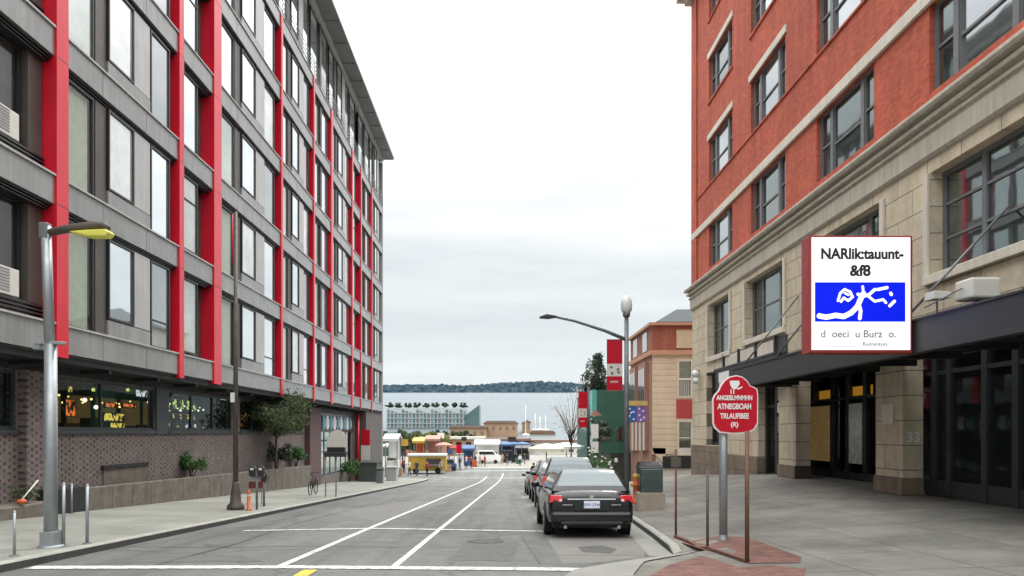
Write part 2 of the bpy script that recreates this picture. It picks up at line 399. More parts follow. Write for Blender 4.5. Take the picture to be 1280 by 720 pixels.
# ------------------------------------------------------------------ GROUND, ROAD, KERBS, MARKINGS, WATER
def strip(name, ys, xa, xb, zf, mat, nx=1, kind='structure', dz=0):
    b = M(); rows = []
    for y in ys:
        a, c = (xa(y) if callable(xa) else xa), (xb(y) if callable(xb) else xb)
        row = []
        for i in range(nx + 1):
            x = lerp(a, c, i / nx); row.append(len(b.v)); b.v.append((x, y, zf(x, y) + dz))
        rows.append(row)
    for r0, r1 in zip(rows, rows[1:]):
        for i in range(nx): b.f.append([r0[i], r0[i+1], r1[i+1], r1[i]]); b.m.append(0); b.sm.append(True)
    o = b.build(name, mat); tag(o, kind=kind); return o
def frange(a, b, s):
    r = []; x = a
    while x < b - 1e-6: r.append(x); x += s
    return r + [b]
BAY_A, BAY_S = -16.0, .061
def zbay(Y): return BAY_A + BAY_S * Y
YS = frange(-40, 185, 2.5)
strip('ground', YS, -900, 900, lambda x, y: zroad(y) - .12, MAT['earth'], 2)
strip('road', frange(-40, 70, 1.0), -7.0, lambda y: xr(y) + .02, lambda x, y: zroad(y), MAT['asphalt'], 2)
strip('road_far', frange(70, 182, 4), -40, 30, lambda x, y: zroad(y) - .03, concrete('market_paving', (.27,.26,.22), (.24,.23,.2), 2, 2, .02, .3), 2)
strip('road_crossing', frange(70, 100, 2), -40, 30, lambda x, y: zroad(y), MAT['asphalt'], 2)
strip('sidewalk_west', frange(-10, 70, 1.0), -12.6, -7.16, zleft, MAT['walk'], 3)
strip('sidewalk_east', frange(-10, 11.5, .25) + frange(11.6, 13, .1) + frange(13.2, 70, .6), lambda y: xr(y) + (.16 if y > 12 else 0), 16, zright, MAT['walk_r'], 26)
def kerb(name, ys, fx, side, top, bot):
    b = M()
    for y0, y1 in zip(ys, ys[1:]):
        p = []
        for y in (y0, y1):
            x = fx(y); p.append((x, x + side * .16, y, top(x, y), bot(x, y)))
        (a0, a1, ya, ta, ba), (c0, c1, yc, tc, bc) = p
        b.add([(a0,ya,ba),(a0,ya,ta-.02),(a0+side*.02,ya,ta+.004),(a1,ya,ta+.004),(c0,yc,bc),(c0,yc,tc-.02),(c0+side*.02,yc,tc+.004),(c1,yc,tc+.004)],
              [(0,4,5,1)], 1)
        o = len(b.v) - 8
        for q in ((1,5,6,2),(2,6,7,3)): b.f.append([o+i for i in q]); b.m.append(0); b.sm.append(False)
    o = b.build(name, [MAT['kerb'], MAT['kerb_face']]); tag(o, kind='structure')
kerb('kerb_west', frange(-10, 70, 1), lambda y: -7.0, -1, lambda x, y: zleft(-7, y), lambda x, y: zroad(y) - .05)
kerb('kerb_east', frange(12, 13, .2) + frange(13.5, 70, 1), xr, 1, lambda x, y: zright(xr(y), y), lambda x, y: zroad(y) - .05)
# gutter strip of pale concrete along the corner and a patch in the parking lane
strip('gutter_apron', frange(8, 11.9, .15), lambda y: xr(y) - .05 * clamp((12 - y)), lambda y: min(xr(y) + .95, 3.4), zright, MAT['apron'], 4, dz=.004)
strip('gutter_east', frange(11.9, 34, .8), lambda y: xr(y) - .42, lambda y: xr(y) - .003, lambda x, y: zroad(y), MAT['apron'], 1, dz=.004)
strip('parking_lane', frange(11.0, 40, .8), lambda y: .95, lambda y: max(.96, xr(y) - .43), lambda x, y: zroad(y), concrete('parking_lane_concrete', (.21,.205,.18), (.185,.18,.16), 4, 6, .02, .4), 1, dz=.003)
pm = M()
def gp(px, py, side='r', dz=.006):
    """pixel on the ground -> point"""
    lo, hi = 4.0, 120.0
    for _ in range(50):
        Y = (lo + hi) / 2; X = PX(px, Y)
        z = zright(X, Y) if side == 'r' else (zroad(Y) if side == 'm' else zleft(X, Y))
        if VY - F * z / Y > py: lo = Y
        else: hi = Y
    return (X, Y, z + dz)
def polypatch(name, px, side, mat, dz=.008, sub=1):
    b = M(); p = [gp(x, y, side, dz) for x, y in px]
    # fan of small triangles following the ground
    c = Vector((0,0,0))
    for q in p: c += Vector(q)
    c /= len(p)
    def onz(v):
        z = zright(v.x, v.y) if side == 'r' else (zroad(v.y) if side == 'm' else zleft(v.x, v.y))
        return (v.x, v.y, z + dz)
    n = 6
    for a, d in zip(p, p[1:] + p[:1]):
        a, d = Vector(a), Vector(d)
        for i in range(n):
            for (u0, u1) in ((i / n, (i + 1) / n),):
                q = [c.lerp(a, u0), c.lerp(a, u1), c.lerp(d, u1), c.lerp(d, u0)]
                if i == 0: b.add([onz(q[0]), onz(q[1]), onz(q[2])], [(0,1,2)])
                else: b.add([onz(v) for v in q], [(0,1,2,3)])
    o = b.build(name, mat); tag(o, kind='structure'); return o
polypatch('brick_paving', [(852,679),(900,670),(935,672),(1002,697),(1000,704),(938,705)], 'r', MAT['pavers'])
polypatch('brick_paving_corner', [(806,724),(838,706),(878,695),(925,710),(965,707),(1008,712),(1002,727),(900,735)], 'r', MAT['pavers'])
polypatch('asphalt_patch', [(722,684),(752,682),(772,687),(762,692),(728,690)], 'm', MAT['asphalt_patch'])
polypatch('asphalt_patch_wide', [(410,640),(520,626),(560,628),(470,652)], 'm', basic('old_asphalt', (.15,.15,.14), .85, var=.2, scale=2, bump=.3), .003)
def seam(pts, w=.05):
    return marking('tar_seam', pts, w, MAT['tar'], .0045)
MAT['tar'] = basic('tar', (.035,.035,.035), .5, var=.2, scale=3)
mx_, my_ = -.3, 14.2
mh = M(); mh.lathe([(.36, 0), (.36, .006), (.3, .008), (.3, .004), (.28, .007)], (mx_, my_, zroad(my_) + .004), 28)
tag(solo(mh.build('manhole_cover', basic('cast_iron', (.06,.06,.058), .6, .4, var=.3, scale=20)), (mx_, my_, zroad(my_))), 'round iron manhole cover in the right traffic lane', 'manhole cover').rotation_euler = (-math.atan(.0455), 0, 0)
def marking(name, pts, w, mat, dz=.007):
    b = M(); rows = []
    P = []
    for (x0, y0), (x1, y1) in zip(pts, pts[1:]):
        n = max(1, int(abs(y1 - y0) / 1.0) + int(abs(x1 - x0) / 1.0))
        for i in range(n): P.append((lerp(x0, x1, i/n), lerp(y0, y1, i/n)))
    P.append(pts[-1])
    for i, (x, y) in enumerate(P):
        a, c = P[max(0, i-1)], P[min(len(P)-1, i+1)]
        d = Vector((c[0]-a[0], c[1]-a[1])).normalized(); nrm = Vector((-d.y, d.x)) * w / 2
        for s in (1, -1):
            xx, yy = x + s * nrm.x, y + s * nrm.y; b.v.append((xx, yy, zroad(yy) + dz))
    for i in range(len(P) - 1): b.f.append([2*i, 2*i+1, 2*i+3, 2*i+2]); b.m.append(0); b.sm.append(False)
    o = b.build(name, mat); tag(o, kind='structure'); return o
marking('road_marking', [(-3.28,10.7),(-3.13,17.5),(-2.4,45),(-1.5,78)], .13, MAT['white'])
marking('road_marking', [(-1.58,10.7),(-1.42,17.5),(-.6,50),(.3,85)], .11, MAT['white'])
marking('road_marking', [(-6.9,10.55),(-3,10.6),(1.15,10.35)], .3, MAT['white'], .010)
marking('road_marking', [(-5.9,16.5),(-3.0,17.1),(1.0,16.35)], .2, MAT['white'], .010)
marking('road_marking', [(-2.72,10.3),(-2.62,6)], .2, MAT['yellow'], .010)
marking('road_marking', [(-6,75),(2.6,75)], .4, MAT['white'], .010)
marking('road_marking', [(-6,90),(5,92)], .5, MAT['white'], .010)
marking('road_marking', [(-9,99),(9,99)], .9, MAT['white'], .010)
seam([(-5.2,10.9),(-5.05,14),(-5.3,18),(-5.1,24),(-5.3,32)], .035)
seam([(.6,11),(.45,15),(.62,19),(.5,26),(.7,36)], .03)
seam([(-6.9,13.3),(-5.2,13.15),(-3.6,13.4),(-1.9,13.2)], .03)
seam([(-3.0,21.6),(-1.2,21.9),(.5,21.7)], .035)
seam([(-6.9,26),(-3.2,26.3)], .04)
for px_ in ([(150,704),(330,702),(300,694),(170,696)], [(560,700),(640,702),(648,678),(585,676)]): polypatch('asphalt_patch', px_, 'm', basic('utility_cut', (.10,.10,.095), .85, var=.25, scale=3, bump=.4), .0035)
# bay
wb = M()
ysw = [178, 220, 300, 450, 700, 1100, 1800, 3100]
for a, c in zip(ysw, ysw[1:]): wb.quad((-6000,a,zbay(a)),(6000,a,zbay(a)),(6000,c,zbay(c)),(-6000,c,zbay(c)))
tag(wb.build('water', watermat(), weld=True), kind='structure')
# hills across the bay
hb = M(); NXH = 640
rows = []
for j in range(7):
    t = j / 6.0; Y = 2980 + 260 * t; row = []
    for i in range(NXH + 1):
        X = -2600 + 5200 * i / NXH
        prof = 50 + 7 * math.sin(X * .004 + 1) + 5 * math.sin(X * .011) + (3 if X > 150 else 0)
        h = prof * math.sin(t * math.pi / 2) ** .8 + (random.uniform(-5, 5) if j > 0 else 0) + (random.uniform(0, 6) if j == 6 else 0)
        row.append(len(hb.v)); hb.v.append((X, Y + random.uniform(-8, 8), zbay(2980) - 2 + h))
    rows.append(row)
for r0, r1 in zip(rows, rows[1:]):
    for i in range(NXH): hb.f.append([r0[i], r0[i+1], r1[i+1], r1[i]]); hb.m.append(0); hb.sm.append(False)
tag(hb.build('hills', hillmat()), kind='structure')

# ------------------------------------------------------------------ helper: flat facade in a plane X = const with openings
def facade_x(b, X, y0, y1, z0, z1, ops, depth, m=0, mr=None, inward=1):
    """front sheet at X, reveals of depth going away from the street (inward = +1 or -1 in x)"""
    mr = m if mr is None else mr
    ys = sorted({y0, y1, *[v for o in ops for v in o[:2] if y0 < v < y1]})
    zs = sorted({z0, z1, *[v for o in ops for v in o[2:4] if z0 < v < z1]})
    for ya, yb in zip(ys, ys[1:]):
        for za, zb in zip(zs, zs[1:]):
            cy, cz = (ya+yb)/2, (za+zb)/2
            if any(o[0] < cy < o[1] and o[2] < cz < o[3] for o in ops): continue
            b.quad((X,ya,za),(X,yb,za),(X,yb,zb),(X,ya,zb), m)
    X2 = X + inward * depth
    for (a, c, d, e) in [o[:4] for o in ops]:
        sillz = d > z0; headz = e < z1
        a, c, d, e = max(a, y0), min(c, y1), max(d, z0), min(e, z1)
        b.quad((X,a,d),(X2,a,d),(X2,a,e),(X,a,e), mr); b.quad((X,c,d),(X2,c,d),(X2,c,e),(X,c,e), mr)
        if headz: b.quad((X,a,e),(X2,a,e),(X2,c,e),(X,c,e), mr)
        if sillz: b.quad((X,a,d),(X2,a,d),(X2,c,d),(X,c,d), mr)
def frame_x(b, X, t, y0, y1, z0, z1, w, ym=(), zm=(), wm=None, m=0):
    """rectangular window frame of bar width w, thickness t (X .. X+t), mullions at ym, transoms at zm"""
    wm = wm or w
    b.box(X, X+t, y0, y0+w, z0, z1, m); b.box(X, X+t, y1-w, y1, z0, z1, m)
    b.box(X, X+t, y0+w, y1-w, z0, z0+w, m); b.box(X, X+t, y0+w, y1-w, z1-w, z1, m)
    for y in ym: b.box(X+t*.1, X+t*.9, y-wm/2, y+wm/2, z0+w, z1-w, m)
    for z in zm: b.box(X+t*.2, X+t*.8, y0+w, y1-w, z-wm*.4, z+wm*.4, m)

# ================================================================== LEFT: apartment building
XF = -11.3
G0, DG = 2.05, 3.75
COLS = [8.9, 18.23, 25.2, 28.25, 36.9, 43.3, 47.8, 54.5, 57.9, 62.8]
CW = [.5, .5, .36, .75, .3, .3, .5, .4, .4, .35]
YE = 68.7
apt = thing('apartment_building', 'long grey panelled apartment block with tall red fins and mauve brick base on the left', 'building', (XF, 12, -2.1))
bd = M()
bd.box(-26, -11.86, 4, YE - .02, G0 - .02, 25.9)
bd.build('upper_wall', MAT['brownwall'], apt)
SPH = .70
for k in range(6):
    zb = G0 + DG * k
    s = M(); pv = [4, 8.9, 14, 18.23, 20.45, 22.96, 25.2, 28.25, 30.9, 33.8, 36.9, 40, 43.3, 47.8, 51, 54.5, 57.9, 62.8, 66, YE]
    for a, c in zip(pv, pv[1:]):
        s.box(XF - .5, XF, a + .012, c - .012, zb, zb + SPH)
    s.box(XF - .56, XF - .02, 4, YE - .01, zb + .02, zb + SPH - .02, 1)
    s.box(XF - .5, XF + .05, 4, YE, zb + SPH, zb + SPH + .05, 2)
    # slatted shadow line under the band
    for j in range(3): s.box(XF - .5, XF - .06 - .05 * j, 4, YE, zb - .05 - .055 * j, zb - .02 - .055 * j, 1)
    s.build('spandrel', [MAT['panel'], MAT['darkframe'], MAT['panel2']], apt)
for y, w in zip(COLS, CW):
    c = M(); z1 = G0 + DG * 5 + SPH
    c.box(XF - .52, XF + .06, y, y + w, G0 - .12, z1 - .01)
    for k in range(1, 6): c.box(XF + .06, XF + .064, y, y + w, G0 + DG * k - .01, G0 + DG * k + .01, 1)
    c.build('column', [MAT['redcol'], MAT['darkframe']], apt, bevel=.012)
wcount = 0
rest = M()
rnd = random.Random(3)
def aptwin(y0, y1, z0, z1, X, mat, near, zm=(), curtain=None, tilt=False):
    global wcount
    if y1 - y0 < .25: return
    if not near or wcount >= 98:
        frame_x(rest, X, .07, y0, y1, z0, z1, .06, zm=zm, m=0)
        rest.box(X + .01, X + .03, y0 + .06, y1 - .06, z0 + .06, z1 - .06, 1); return
    wcount += 1
    f = M(); frame_x(f, X, .08, y0, y1, z0, z1, .06, zm=zm)
    fo = f.build('window', MAT['darkframe'], apt)
    p = M(); a, c, d, e = y0 + .06, y1 - .06, z0 + .06, z1 - .06
    t = rnd.uniform(-.006, .006)
    p.hexa([(X+.02+t,a,d),(X+.03+t,a,d),(X+.03-t,c,d),(X+.02-t,c,d),(X+.02+t,a,e),(X+.03+t,a,e),(X+.03-t,c,e),(X+.02-t,c,e)])
    if curtain:
        p = M(); p.quad((X+.03,a,d),(X+.03,c,d),(X+.03,c,e),(X+.03,a,e))
    p.build('pane', MAT['clear'] if curtain else mat, fo, recalc=False)
    if curtain:
        cm = M(); n = int((c - a) / .07); Z = X - .06
        for i in range(n):
            ya, yb = a + (c-a)*i/n, a + (c-a)*(i+1)/n
            xa, xb = Z + (.02 if i % 2 else -.02), Z + (-.02 if i % 2 else .02)
            cm.quad((xa,ya,d),(xb,yb,d),(xb,yb,e),(xa,ya,e))
        cm.build('curtain', curtain, fo)
cls = COLS + [YE]
extra = M(); icount = 0
IM = ['brownwall', 'darkframe', 'panel2', 'panel']
def infill(x, a, c, d, e, mi, near):
    global icount
    if near and icount < 95:
        icount += 1; M().box(XF - .5, x, a, c, d, e).build('infill_panel', MAT[IM[mi]], apt)
    else: extra.box(XF - .5, x, a, c, d, e, mi)
for k in range(5, -1, -1):
    zb = G0 + DG * k + SPH + .05; zt = G0 + DG * (k + 1) - .17 if k < 5 else 25.0 - .45
for k in range(6):
    zb = G0 + DG * k + SPH + .05; zt = G0 + DG * (k + 1) - .17
    if k == 5: zt = 25.8
    for i, y in enumerate(COLS):
        a = y + CW[i]; c = cls[i + 1]; g = c - a; near = i < 7
        if k == 5: a = y + .05; g = c - a
        if i == 0:
            # near bay: brown curtained windows over a louvred strip
            aptwin(13.4, 17.6, zb + .45, zt, XF - .53, MAT['win_grey'], True, curtain=MAT['curtain_b'])
            extra.box(XF - .5, XF - .3, 9.4, 18.2, zb, zb + .42, 0)
            for j in range(4): extra.box(XF - .3, XF - .24, 9.4, 18.2, zb + .04 + j * .1, zb + .09 + j * .1, 1)
            extra.box(XF - .5, XF - .3, 17.66, 18.2, zb, zt, 0)
        elif g > 5:
            f = lambda t: a + g * t
            aptwin(f(.02), f(.235), zb, zt, XF - .22, MAT['win_green'] if k < 3 else MAT['win_white'], near, curtain=MAT['curtain'] if (k < 2 and i in (1, 3)) else None)
            infill(XF - .12, f(.24), f(.325), zb, zt, 0, near)
            aptwin(f(.33), f(.555), zb + .5, zt, XF - .13, MAT[rnd.choice(['win_white','win_white','win_white','win_blind'])], near)
            infill(XF - .08, f(.56), f(.715), zb + .5, zt, 2, near)
            infill(XF - .07, f(.33), f(.715), zb + .005, zb + .47, 3, near)
            aptwin(f(.725), f(.93), zb, zt, XF - (.15 if i < 3 else .2), MAT[rnd.choice(['win_white','win_white','win_white','win_grey','win_blind'])], near, zm=(zb + .9,) if k == 0 else ())
            infill(XF - (.3 if i < 3 else .48), f(.935), f(1.0), zb, zt, 0, near)
        elif g > 3.6:
            f = lambda t: a + g * t
            aptwin(f(.02), f(.45), zb, zt, XF - .25, MAT['win_white'] if rnd.random() < .7 else MAT['win_green'], near)
            infill(XF - .1, f(.46), f(.54), zb, zt, 0, near)
            aptwin(f(.55), f(.93), zb, zt, XF - .2, MAT['win_white'] if rnd.random() < .7 else MAT['win_grey'], near)
        else:
            f = lambda t: a + g * t
            aptwin(f(.03), f(.62), zb + .12, zt, XF - .24, MAT['win_green'] if rnd.random() < .5 else MAT['win_white'], near, zm=(lerp(zb, zt, .7),) if k % 2 else ())
            infill(XF - .46, f(.63), f(.99), zb, zt, 0, near)
tag(extra.build('far_infill_panel', [MAT['brownwall'], MAT['darkframe'], MAT['panel2'], MAT['panel']], apt), kind='stuff')
tag(rest.build('far_window', [MAT['darkframe'], MAT['win_white']], apt), kind='stuff')
rf = M(); rf.box(-27, -11.2, 3.9, YE + .02, 25.85, 26.1, 1)
rf.prism([(-27, 26.11), (-10.2, 26.11), (-10.2, 26.27), (-27, 26.8)], 'y', 3, YE + .1, 0)
for y in frange(4, YE, 2.6): rf.box(-11.2, -10.3, y, y + .04, 26.06, 26.105, 0)
rf.build('roof', [MAT['eave'], MAT['panel2']], apt)
# balcony rail of the top floor
rb = M()
for z in (.25, .5, .75, 1.0): rb.box(XF + .02, XF + .05, 18, YE, G0 + DG*5 + SPH + z, G0 + DG*5 + SPH + z + .02)
for y in frange(18, YE, 1.6): rb.box(XF + .02, XF + .05, y, y + .03, G0 + DG*5 + SPH + .05, G0 + DG*5 + SPH + 1.02)
rb.build('railing', MAT['panel2'], apt)
# corner strip at the far end
M().box(XF - .5, XF + .02, YE, YE + .25, -5, 25.8).build('corner_post', MAT['panel2'], apt)
# ground floor
XB = -12.4
so = M(); so.box(-26, XF - .1, 4, YE - .1, G0 - .22, G0 - .03); so.box(XB - .1, XB + .15, 4, YE - .3, 1.62, G0 - .22)
for y in frange(6, 66, 3.0): so.box(-12.3, XF - .12, y, y + .12, G0 - .34, G0 - .23)
so.build('soffit', MAT['black'], apt)
SHOP = [(13.5, 18.4, .08, 1.6), (20.05, 25.8, .08, 1.6), (26.8, 33.2, .08, 1.6), (34.2, 45, .08, 1.6), (49, 59.5, -3.0, 1.4)]
bw = M(); facade_x(bw, XB, 4, 66, -5.5, 1.62, SHOP, .25, inward=-1)
bw.build('brick_wall', MAT['mauve'], apt)
M().box(XB, XB + .22, 18.5, 19.7, -2.6, 1.62).build('brick_pier', MAT['mauve'], apt)
pr = M()
pr.box(XB - .1, XB + .35, 45.5, 48.3, -4, 1.62); pr.build('entrance_pier', basic('dark_red_pier', (.1,.055,.055), .7), apt)
cp = M(); cp.box(-12.7, XF - .15, 61.2, YE - .3, -5, G0 - .2); cp.build('corner_pillar', basic('dark_pillar', (.1,.09,.085), .7), apt)
sl = M()
for o in SHOP[:4]: sl.box(XB - .2, XB + .08, o[0] - .08, o[1] + .08, o[2] - .1, o[2])
sl.build('window_sill', MAT['storefront'], apt)
for (a, c, d, e) in SHOP:
    f = M(); n = max(2, int((c - a) / 1.7)); frame_x(f, XB - .12, .1, a, c, d, e, .09, ym=[lerp(a, c, i / n) for i in range(1, n)] if a != 20.05 else [22.4], wm=.05)
    fo = f.build('shop_window', MAT['storefront'], apt)
    M().quad((XB - .08, a + .08, d + .08), (XB - .08, c - .08, d + .08), (XB - .08, c - .08, e - .08), (XB - .08, a + .08, e - .08)).build('pane', MAT['clear2'], fo, recalc=False)
po = M(); po.box(XB + .001, XB + .06, 25.82, 26.78, -.05, 1.62); po.build('storefront_panel', MAT['storefront'], apt)
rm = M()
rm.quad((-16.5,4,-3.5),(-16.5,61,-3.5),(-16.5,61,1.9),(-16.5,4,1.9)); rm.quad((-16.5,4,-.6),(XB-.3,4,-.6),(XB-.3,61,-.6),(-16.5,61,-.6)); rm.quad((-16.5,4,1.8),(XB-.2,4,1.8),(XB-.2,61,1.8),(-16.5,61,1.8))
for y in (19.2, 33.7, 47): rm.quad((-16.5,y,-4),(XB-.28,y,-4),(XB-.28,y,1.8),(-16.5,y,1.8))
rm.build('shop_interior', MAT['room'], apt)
# concrete patch in the brick wall
nc = M(); ya, yb = 11160/(626-128), 11160/(626-183)
nc.box(XB, XB + .05, ya, yb, -2.3, -1.12, 0); nc.box(XB, XB + .1, ya - .1, yb, -1.12, -1.02, 1)
nc.build('wall_niche', [MAT['stone_l'], MAT['black']], apt)

# glowing signs and lamps inside the shop windows
def glow_board(name, label, cat, cells, mats, X, y0, dy, z, sz, group='lit signs in the dark shop windows'):
    t = thing(name, label, cat, (X, y0, z), group)
    for i, mt in enumerate(cells):
        g = M(); y = y0 + dy * i
        g.prism([(y-sz*.3, z), (y+sz*.3, z), (y+sz*.42, z+sz*.5), (y+sz*.2, z+sz), (y-sz*.25, z+sz*.95), (y-sz*.4, z+sz*.4)], 'x', X, X + .04)
        g.build('lit_panel', mats[mt], t)
    w = M(); w.tube([(X-.02, y0-.2, z+sz*1.05), (X-.02, y0+dy*(len(cells)-1)+.2, z+sz*1.05)], .012, 6); w.build('hanging_rail', MAT['steel_d'], t)
    return t
for k in ('yglow', 'gglow', 'oglow', 'wglow'):
    t_ = MAT[k].node_tree; bs_ = t_.nodes['Principled BSDF']; tc_ = t_.nodes.new('ShaderNodeTexCoord'); nz_ = t_.nodes.new('ShaderNodeTexNoise'); nz_.inputs['Scale'].default_value = 7; nz_.inputs['Detail'].default_value = 3
    rp_ = t_.nodes.new('ShaderNodeValToRGB'); rp_.color_ramp.elements[0].position = .47; rp_.color_ramp.elements[1].position = .56
    ml_ = t_.nodes.new('ShaderNodeMath'); ml_.operation = 'MULTIPLY'; ml_.inputs[1].default_value = .9
    t_.links.new(tc_.outputs['Object'], nz_.inputs['Vector']); t_.links.new(nz_.outputs['Fac'], rp_.inputs[0]); t_.links.new(rp_.outputs[0], ml_.inputs[0]); t_.links.new(ml_.outputs[0], bs_.inputs['Emission Strength'])
    for l_ in list(bs_.inputs['Base Color'].links): t_.links.remove(l_)
    bs_.inputs['Base Color'].default_value = (.02,.02,.02,1)
GM = [MAT['gglow'], MAT['yglow'], MAT['oglow'], MAT['wglow']]
glow_board('window_sign', 'upper row of lime green lit panels in the second shop window', 'sign', [0,0,0,0,0], GM, XB-.4, 27.6, .62, .95, .36)
glow_board('window_sign', 'middle row of small yellow lit panels in the second shop window', 'sign', [1,1,1,1,1], GM, XB-.4, 27.4, .66, .56, .18)
glow_board('window_sign', 'white and orange lights along the bottom of the second shop window', 'sign', [3,1,3,3,1], GM, XB-.4, 27.7, .8, .2, .16)
def lit_box(label, X, y0, y1, z0, z1, mt, trim=True):
    t = thing('lit_box_sign', label, 'sign', (X, (y0+y1)/2, z0), 'lit signs in the dark shop windows')
    M().box(X, X+.05, y0, y1, z0, z1).build('face', mt, t)
    f = M(); frame_x(f, X-.02, .08, y0-.03, y1+.03, z0-.03, z1+.03, .03); f.build('frame', MAT['darkframe'], t)
def shopx(px, X): return F * X / (px - VX)
XI = XB - .5
for lab, a, c, top, bot, mt in [
    ('bright orange lit sign near the lamp post in the first shop window', 80, 92, 500, 520, 'oglow'),
    ('small yellow star light high in the first shop window', 83, 88, 483, 490, 'yglow'),
    ('long yellow lit counter sign in the first shop window', 128, 153, 517, 526, 'yglow'),
    ('yellow lit shelf strip under the counter sign in the first shop window', 136, 154, 529, 535, 'yglow'),
    ('orange lit strip above the yellow counter sign', 130, 142, 504, 509, 'oglow'),
    ('second orange lit strip farther along the first shop window', 152, 168, 505, 509, 'oglow'),
    ('white lit screen high at the far end of the first shop window', 168, 182, 488, 496, 'wglow'),
    ('white lit screen high at the far end of the second shop window', 273, 284, 490, 500, 'wglow')]:
    ya, yb = shopx(a, XI), shopx(c, XI); ym = (ya+yb)/2
    lit_box(lab, XI, ya, yb, PZ(bot, ym), PZ(top, ym), MAT[mt])
for i, (px, py) in enumerate([(106, 500), (117, 487), (120, 509), (160, 487), (145, 520)]):
    t = thing('pendant_lamp', ['small warm pendant lamp above the orange sign in the shop window', 'small pale pendant lamp highest in the first shop window', 'small pendant lamp left of the yellow counter sign', 'small pendant lamp right of the highest one', 'small lamp hanging just above the yellow counter sign'][i], 'lamp', (XI-.3, shopx(px, XI-.3), PZ(py, shopx(px, XI-.3))), 'pendant lamps in the first shop window')
    x, y, z = t.location
    M().ball((x, y, z), .07, 10).build('bulb', MAT['gglow' if i % 2 else 'lampglow'], t)
    M().tube([(x, y, z), (x, y, 1.78)], .01, 6).build('cable', MAT['darkframe'], t)

def added_string_lights(label, ya, yb, n, seed, mats):  # glowing bulbs added to enliven the dark shop interior
    rn_ = random.Random(seed); t = thing('added_string_lights', label, 'lights', (XI - 1.0, (ya+yb)/2, 1.2), 'added strings of small lights in the shop windows')
    w = M(); P_ = []
    for i in range(n):
        y = lerp(ya, yb, (i + .5) / n); P_.append((XI - 1.0 + .2*math.sin(i*1.7), y, 1.35 - .25*abs(math.sin(i*.9)) - rn_.uniform(0, .15)))
    w.tube(P_, .006, 5); w.build('cable', MAT['darkframe'], t)
    b = M()
    for p in P_: b.ball((p[0], p[1], p[2] - .05), rn_.uniform(.02, .045), 8)
    b.build('bulbs', mats, t)
warmb = basic('warm_bulb', (1,.62,.2), .4, emit=2.6); paleb = basic('pale_bulb', (.95,.95,.75), .4, emit=1.8)
added_string_lights('added string of tiny warm lights across the first shop window', 21.2, 27.5, 22, 4, warmb)
added_string_lights('added string of tiny pale lights across the second shop window', 28.2, 35.5, 24, 5, paleb)
added_string_lights('added string of tiny warm lights in the dark window behind the street tree', 37, 46, 22, 6, warmb)
fn = M()
for i, y in enumerate(frange(21, 44, 1.9)):
    fn.box(XI - 1.6, XI - 1.0, y, y + .9, -.6, .12 + .2 * (i % 3), 0); fn.box(XI - 3.2, XI - 3.0, y, y + 1.2, .3, 1.4, 1)
fn.build('shop_fittings', [basic('brown_fitting', (.12,.06,.03), .6), MAT['warm']], apt)
# air conditioners in the near bay
for k, lab in ((0, 'beige air conditioner in the lower brown curtained window'), (1, 'beige air conditioner in the upper brown curtained window')):
    z0 = G0 + DG * k + SPH + .5
    t = thing('air_conditioner', lab, 'air conditioner', (XF - .15, 17.0, z0), 'air conditioners in the near bay')
    b = M(); b.box(XF - .44, XF - .3, 16.3, 17.35, z0, z0 + .66); b.build('casing', MAT['offwhite'], t, bevel=.02)
    g = M()
    for j in range(8): g.box(XF - .3, XF - .285, 16.4, 17.0, z0 + .1 + j * .07, z0 + .13 + j * .07)
    g.build('grille', MAT['greyink'], t)

# ------------------------------------------------------------------ planter wall with shrubs, left
pl = thing('stone_planter', 'long low weathered stone planter along the mauve brick wall', 'planter', (-11.6, 27, -2.6))
b = M(); bs = M()
ys = frange(20.3, 44, 1.2)
for a, c in zip(ys, ys[1:]):
    def tz(y): return -1.55 - .019 * (y - 20)
    b.hexa([(-11.85,a,zleft(-11.6,a)-.3),(-11.6,a,zleft(-11.6,a)-.3),(-11.6,c-.01,zleft(-11.6,c)-.3),(-11.85,c-.01,zleft(-11.6,c)-.3),(-11.85,a,tz(a)),(-11.6,a,tz(a)),(-11.6,c-.01,tz(a)-.01),(-11.85,c-.01,tz(a)-.01)])
    bs.quad((-12.39,a,tz(a)-.08),(-11.84,a,tz(a)-.08),(-11.84,c,tz(c)-.08),(-12.39,c,tz(c)-.08))
b.build('wall', MAT['stone_l'], pl, bevel=.02); bs.build('soil', MAT['soil'], pl)
M().box(-12.35, -11.5, 16.5, 18.5, -2.6, -1.75).build('end_block', MAT['stone_l'], pl, bevel=.03)
M().box(-12.35, -11.62, 18.9, 20.25, -2.6, -1.5).build('recess_shade_block', MAT['black'], pl)  # solid black block; the shade of an opening is put into its colour

